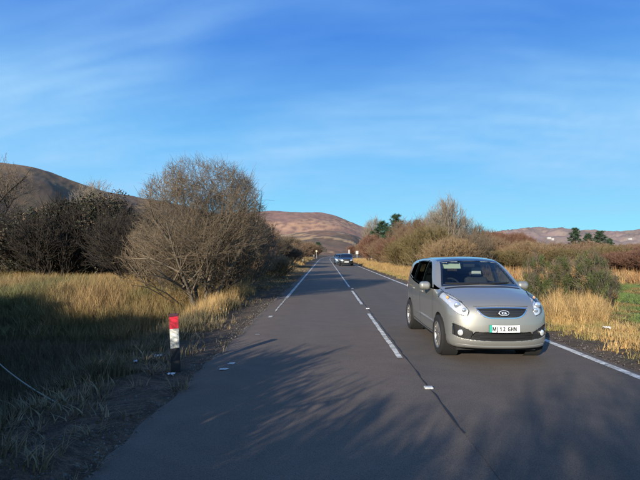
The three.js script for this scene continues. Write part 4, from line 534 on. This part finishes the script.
    mesh('chrome_edge', patch(f0, 'z', M([[-0.755, 0.42], [-0.75, 0.59]]), M([[-0.738, 0.415], [-0.732, 0.58]]), 12, 2, 0.006, { edge: 0.008 }), chrome, p);
    // mirror
    const mr = new THREE.Group(); mr.name = 'door_mirror'; mr.position.set(s * 0.925, 1.07, 0.58); car.add(mr); mesh('shell', new RoundedBoxGeometry(0.215, 0.145, 0.14, 8, 0.069), silver, mr); mesh('mirror_glass', new THREE.CylinderGeometry(1, 1, 0.01, 24).rotateX(Math.PI / 2).scale(0.09, 0.06, 1).translate(0, 0, -0.064), chrome, mr); mesh('arm', new RoundedBoxGeometry(0.14, 0.035, 0.07, 2, 0.012).translate(-s * 0.12, -0.05, 0), blackGloss, mr);
    for (const z of ax) wheel(car, s * 0.775, R, z, R, 0.19, 0);
    mesh('tail_light', patch(f0, '-z', M([[-0.80, 0.86], [-0.72, 0.83]]), M([[-0.76, 1.12], [-0.68, 1.10]]), 4, 12, 0.006, { edge: 0.006 }), std([0.35, 0.01, 0.01], 0.2), car);
    // wheel arch liner
    for (const z of ax) mesh('arch_liner', new THREE.CylinderGeometry(0.35, 0.35, 0.26, 30, 1, true, 0, Math.PI * 2).rotateZ(Math.PI / 2).translate(s * 0.70, R + 0.01, z), std([0.01, 0.01, 0.01], 0.95, { side: THREE.DoubleSide }), car);
  }
  mesh('bonnet_gap_shade', mergeGeometries([patch(f0, 'y', [[-0.74, 1.0], [-0.70, 1.5], [-0.58, 1.74]], [[-0.732, 1.0], [-0.692, 1.5], [-0.572, 1.74]], 24, 1, 0.001), patch(f0, 'y', [[0.732, 1.0], [0.692, 1.5], [0.572, 1.74]], [[0.74, 1.0], [0.70, 1.5], [0.58, 1.74]], 24, 1, 0.001), patch(f0, 'z', [[-0.44, 0.842], [0, 0.854], [0.44, 0.842]], [[-0.44, 0.847], [0, 0.859], [0.44, 0.847]], 30, 1, 0.001)]), plastic, car);  // dark strips painting the shaded gap round the bonnet
  mesh('cowl', patch(f0, 'y', [[-0.66, 1.02], [0, 1.14], [0.66, 1.02]], [[-0.68, 0.95], [0, 1.06], [0.68, 0.95]].map(p => [p[0], p[1] + 0.13]), 30, 3, 0.004), plastic, car);
  for (const [x0, x1, y1] of [[-0.62, 0.02, 1.125], [-0.05, 0.52, 1.13]]) { const g = patch(f0, 'z', [[x0, 1.118], [x1, y1]], [[x0, 1.13], [x1, y1 + 0.012]], 20, 1, 0.018, { edge: -0.004 }); mesh('wiper', g, plastic, car); }
  // cabin
  mesh('dashboard', new RoundedBoxGeometry(1.34, 0.26, 0.5, 3, 0.08).translate(0, 0.93, 0.66), cabin, car);
  mesh('parcel_wall', new RoundedBoxGeometry(1.3, 0.5, 0.06, 2, 0.02).translate(0, 0.62, 0.9), cabin, car);
  { const w = new THREE.Group(); w.name = 'steering_wheel'; w.position.set(-0.36, 1.02, 0.36); w.rotation.x = -0.5; car.add(w); mesh('rim', new THREE.TorusGeometry(0.18, 0.017, 10, 40), cabin, w); mesh('hub', new RoundedBoxGeometry(0.3, 0.09, 0.05, 2, 0.02), cabin, w); }
  for (const s of [-0.36, 0.36]) seat(car, s, 0.0); seat(car, -0.36, -0.85); seat(car, 0.36, -0.85);
  mesh('sun_visor', new RoundedBoxGeometry(0.40, 0.012, 0.15, 2, 0.005).rotateX(1.05).translate(-0.34, 1.425, 0.22), std([0.62, 0.66, 0.5], 0.8), car);
  mesh('interior_mirror', new RoundedBoxGeometry(0.22, 0.06, 0.03, 2, 0.012).translate(0, 1.42, 0.33), cabin, car);
  mesh('headrest_cover', new RoundedBoxGeometry(0.2, 0.16, 0.05, 2, 0.02).rotateX(-0.2).translate(0.36, 1.285, -0.325), std([0.7, 0.7, 0.68], 0.8), car);
  mesh('underbody', new THREE.BoxGeometry(1.3, 0.1, 3.3).translate(0, 0.2, 0), rubber, car);
}
// two darker cars following at a distance
function farCar(name, label, pos, turn, P, c, text) {
  const f0 = carField(P), L = P.len / 2, R = 0.33, ax = P.axles, k = P.hgt; const WSL = P.wsl, WSU = P.wsu; const poly = [...smooth2(WSL, 20, false), ...smooth2(WSU, 20, false).reverse()]; const ws = sdfPoly(poly);
  const f = (x, y, z) => { let d = f0(x, y, z); if (d > 0.15) return d; for (const c2 of ax) d = Math.max(d, -Math.max(Math.hypot(y - R, z - c2) - 0.37, 0.55 - Math.abs(x))); return d; };
  const o = thing(name, label, 'car', pos, turn); const m = paintOf(c, 0.3); mesh('body', surfaceNets(f, -P.wid / 2 - 0.1, P.wid / 2 + 0.1, 0.05, P.hgt + 0.1, -L - 0.1, L + 0.1, 0.045), m, o);
  mesh('windscreen', patch(f0, 'z', WSL, WSU, 20, 10, 0.006), blackGloss, o); for (const a of ['x', '-x']) mesh('side_window', patch(f0, a, P.swl, P.swu, 20, 8, 0.006), blackGloss, o);
  mesh('grille', patch(f0, 'z', [[-0.4, 0.58], [0, 0.56], [0.4, 0.58]], [[-0.45, 0.78], [0, 0.79], [0.45, 0.78]], 14, 4, 0.008), plastic, o); mesh('lower_intake', patch(f0, 'z', [[-0.55, 0.28], [0, 0.27], [0.55, 0.28]], [[-0.5, 0.42], [0, 0.42], [0.5, 0.42]], 14, 3, 0.008), plastic, o);
  const np = mesh('number_plate', patch(f0, 'z', [[-0.26, 0.47], [0.26, 0.47]], [[-0.26, 0.58], [0.26, 0.58]], 10, 2, 0.02, { edge: 0.0 }), std([0.85, 0.85, 0.83], 0.5), o);
  for (const s of [-1, 1]) { const M = (p) => s < 0 ? p : mx(p).reverse(); mesh('headlight', patch(f0, 'z', M([[-0.80, 0.72], [-0.5, 0.66]]), M([[-0.78, 0.88], [-0.47, 0.80]]), 8, 5, 0.012, { edge: 0.008 }), std([0.85, 0.87, 0.9], 0.12, { metalness: 0.6 }), o); const mr = mesh('door_mirror', new THREE.SphereGeometry(1, 14, 10).scale(0.12, 0.08, 0.07), m, o); mr.position.set(s * (P.wid / 2 + 0.09), P.hgt * 0.67, P.mz); for (const z of ax) wheel(o, s * (P.wid / 2 - 0.11), R, z, R, 0.22); }
  return o;
}
{ const suv = { len: 4.3, wid: 1.85, hgt: 1.66, sweep: 0.2, crown: 0.05, axles: [1.3, -1.33], mz: 0.6, side: [[1.9, 0.22], [2.08, 0.28], [2.15, 0.5], [2.13, 0.75], [2.03, 0.92], [1.6, 1.04], [1.05, 1.12], [0.9, 1.2], [0.3, 1.56], [-0.3, 1.65], [-1.2, 1.63], [-1.85, 1.54], [-2.05, 1.1], [-2.15, 0.7], [-2.1, 0.3], [-1.9, 0.22]], sect: [[0, 0.12], [0.75, 0.15], [0.88, 0.28], [0.92, 0.6], [0.925, 0.85], [0.89, 1.05], [0.80, 1.3], [0.70, 1.52], [0.55, 1.62], [0, 1.66]], plan: [[0, 2.15], [0.5, 2.12], [0.76, 2.0], [0.88, 1.7], [0.925, 1.1], [0.925, -1.3], [0.88, -1.85], [0.7, -2.1], [0, -2.15]], wsl: [[-0.72, 1.15], [0, 1.2], [0.72, 1.15]], wsu: [[-0.6, 1.5], [0, 1.55], [0.6, 1.5]], swl: [[-1.7, 1.15], [0, 1.1], [0.75, 1.12]], swu: [[-1.55, 1.46], [-0.5, 1.54], [0.2, 1.47]] };
  farCar('dark_car', 'black off-road style car leading the pair in the oncoming lane', [2.80, 0.004, -62], 0, suv, [0.012, 0.014, 0.017]);
  const hatch = { ...suv, side: suv.side.map(([z, y]) => [z, y * 0.94]), hgt: 1.6 };
  farCar('blue_car', 'dull blue car close behind the black car in the oncoming lane', [2.30, 0.004, -70], 0, hatch, [0.05, 0.09, 0.14]); }
renderer.render(scene, camera);
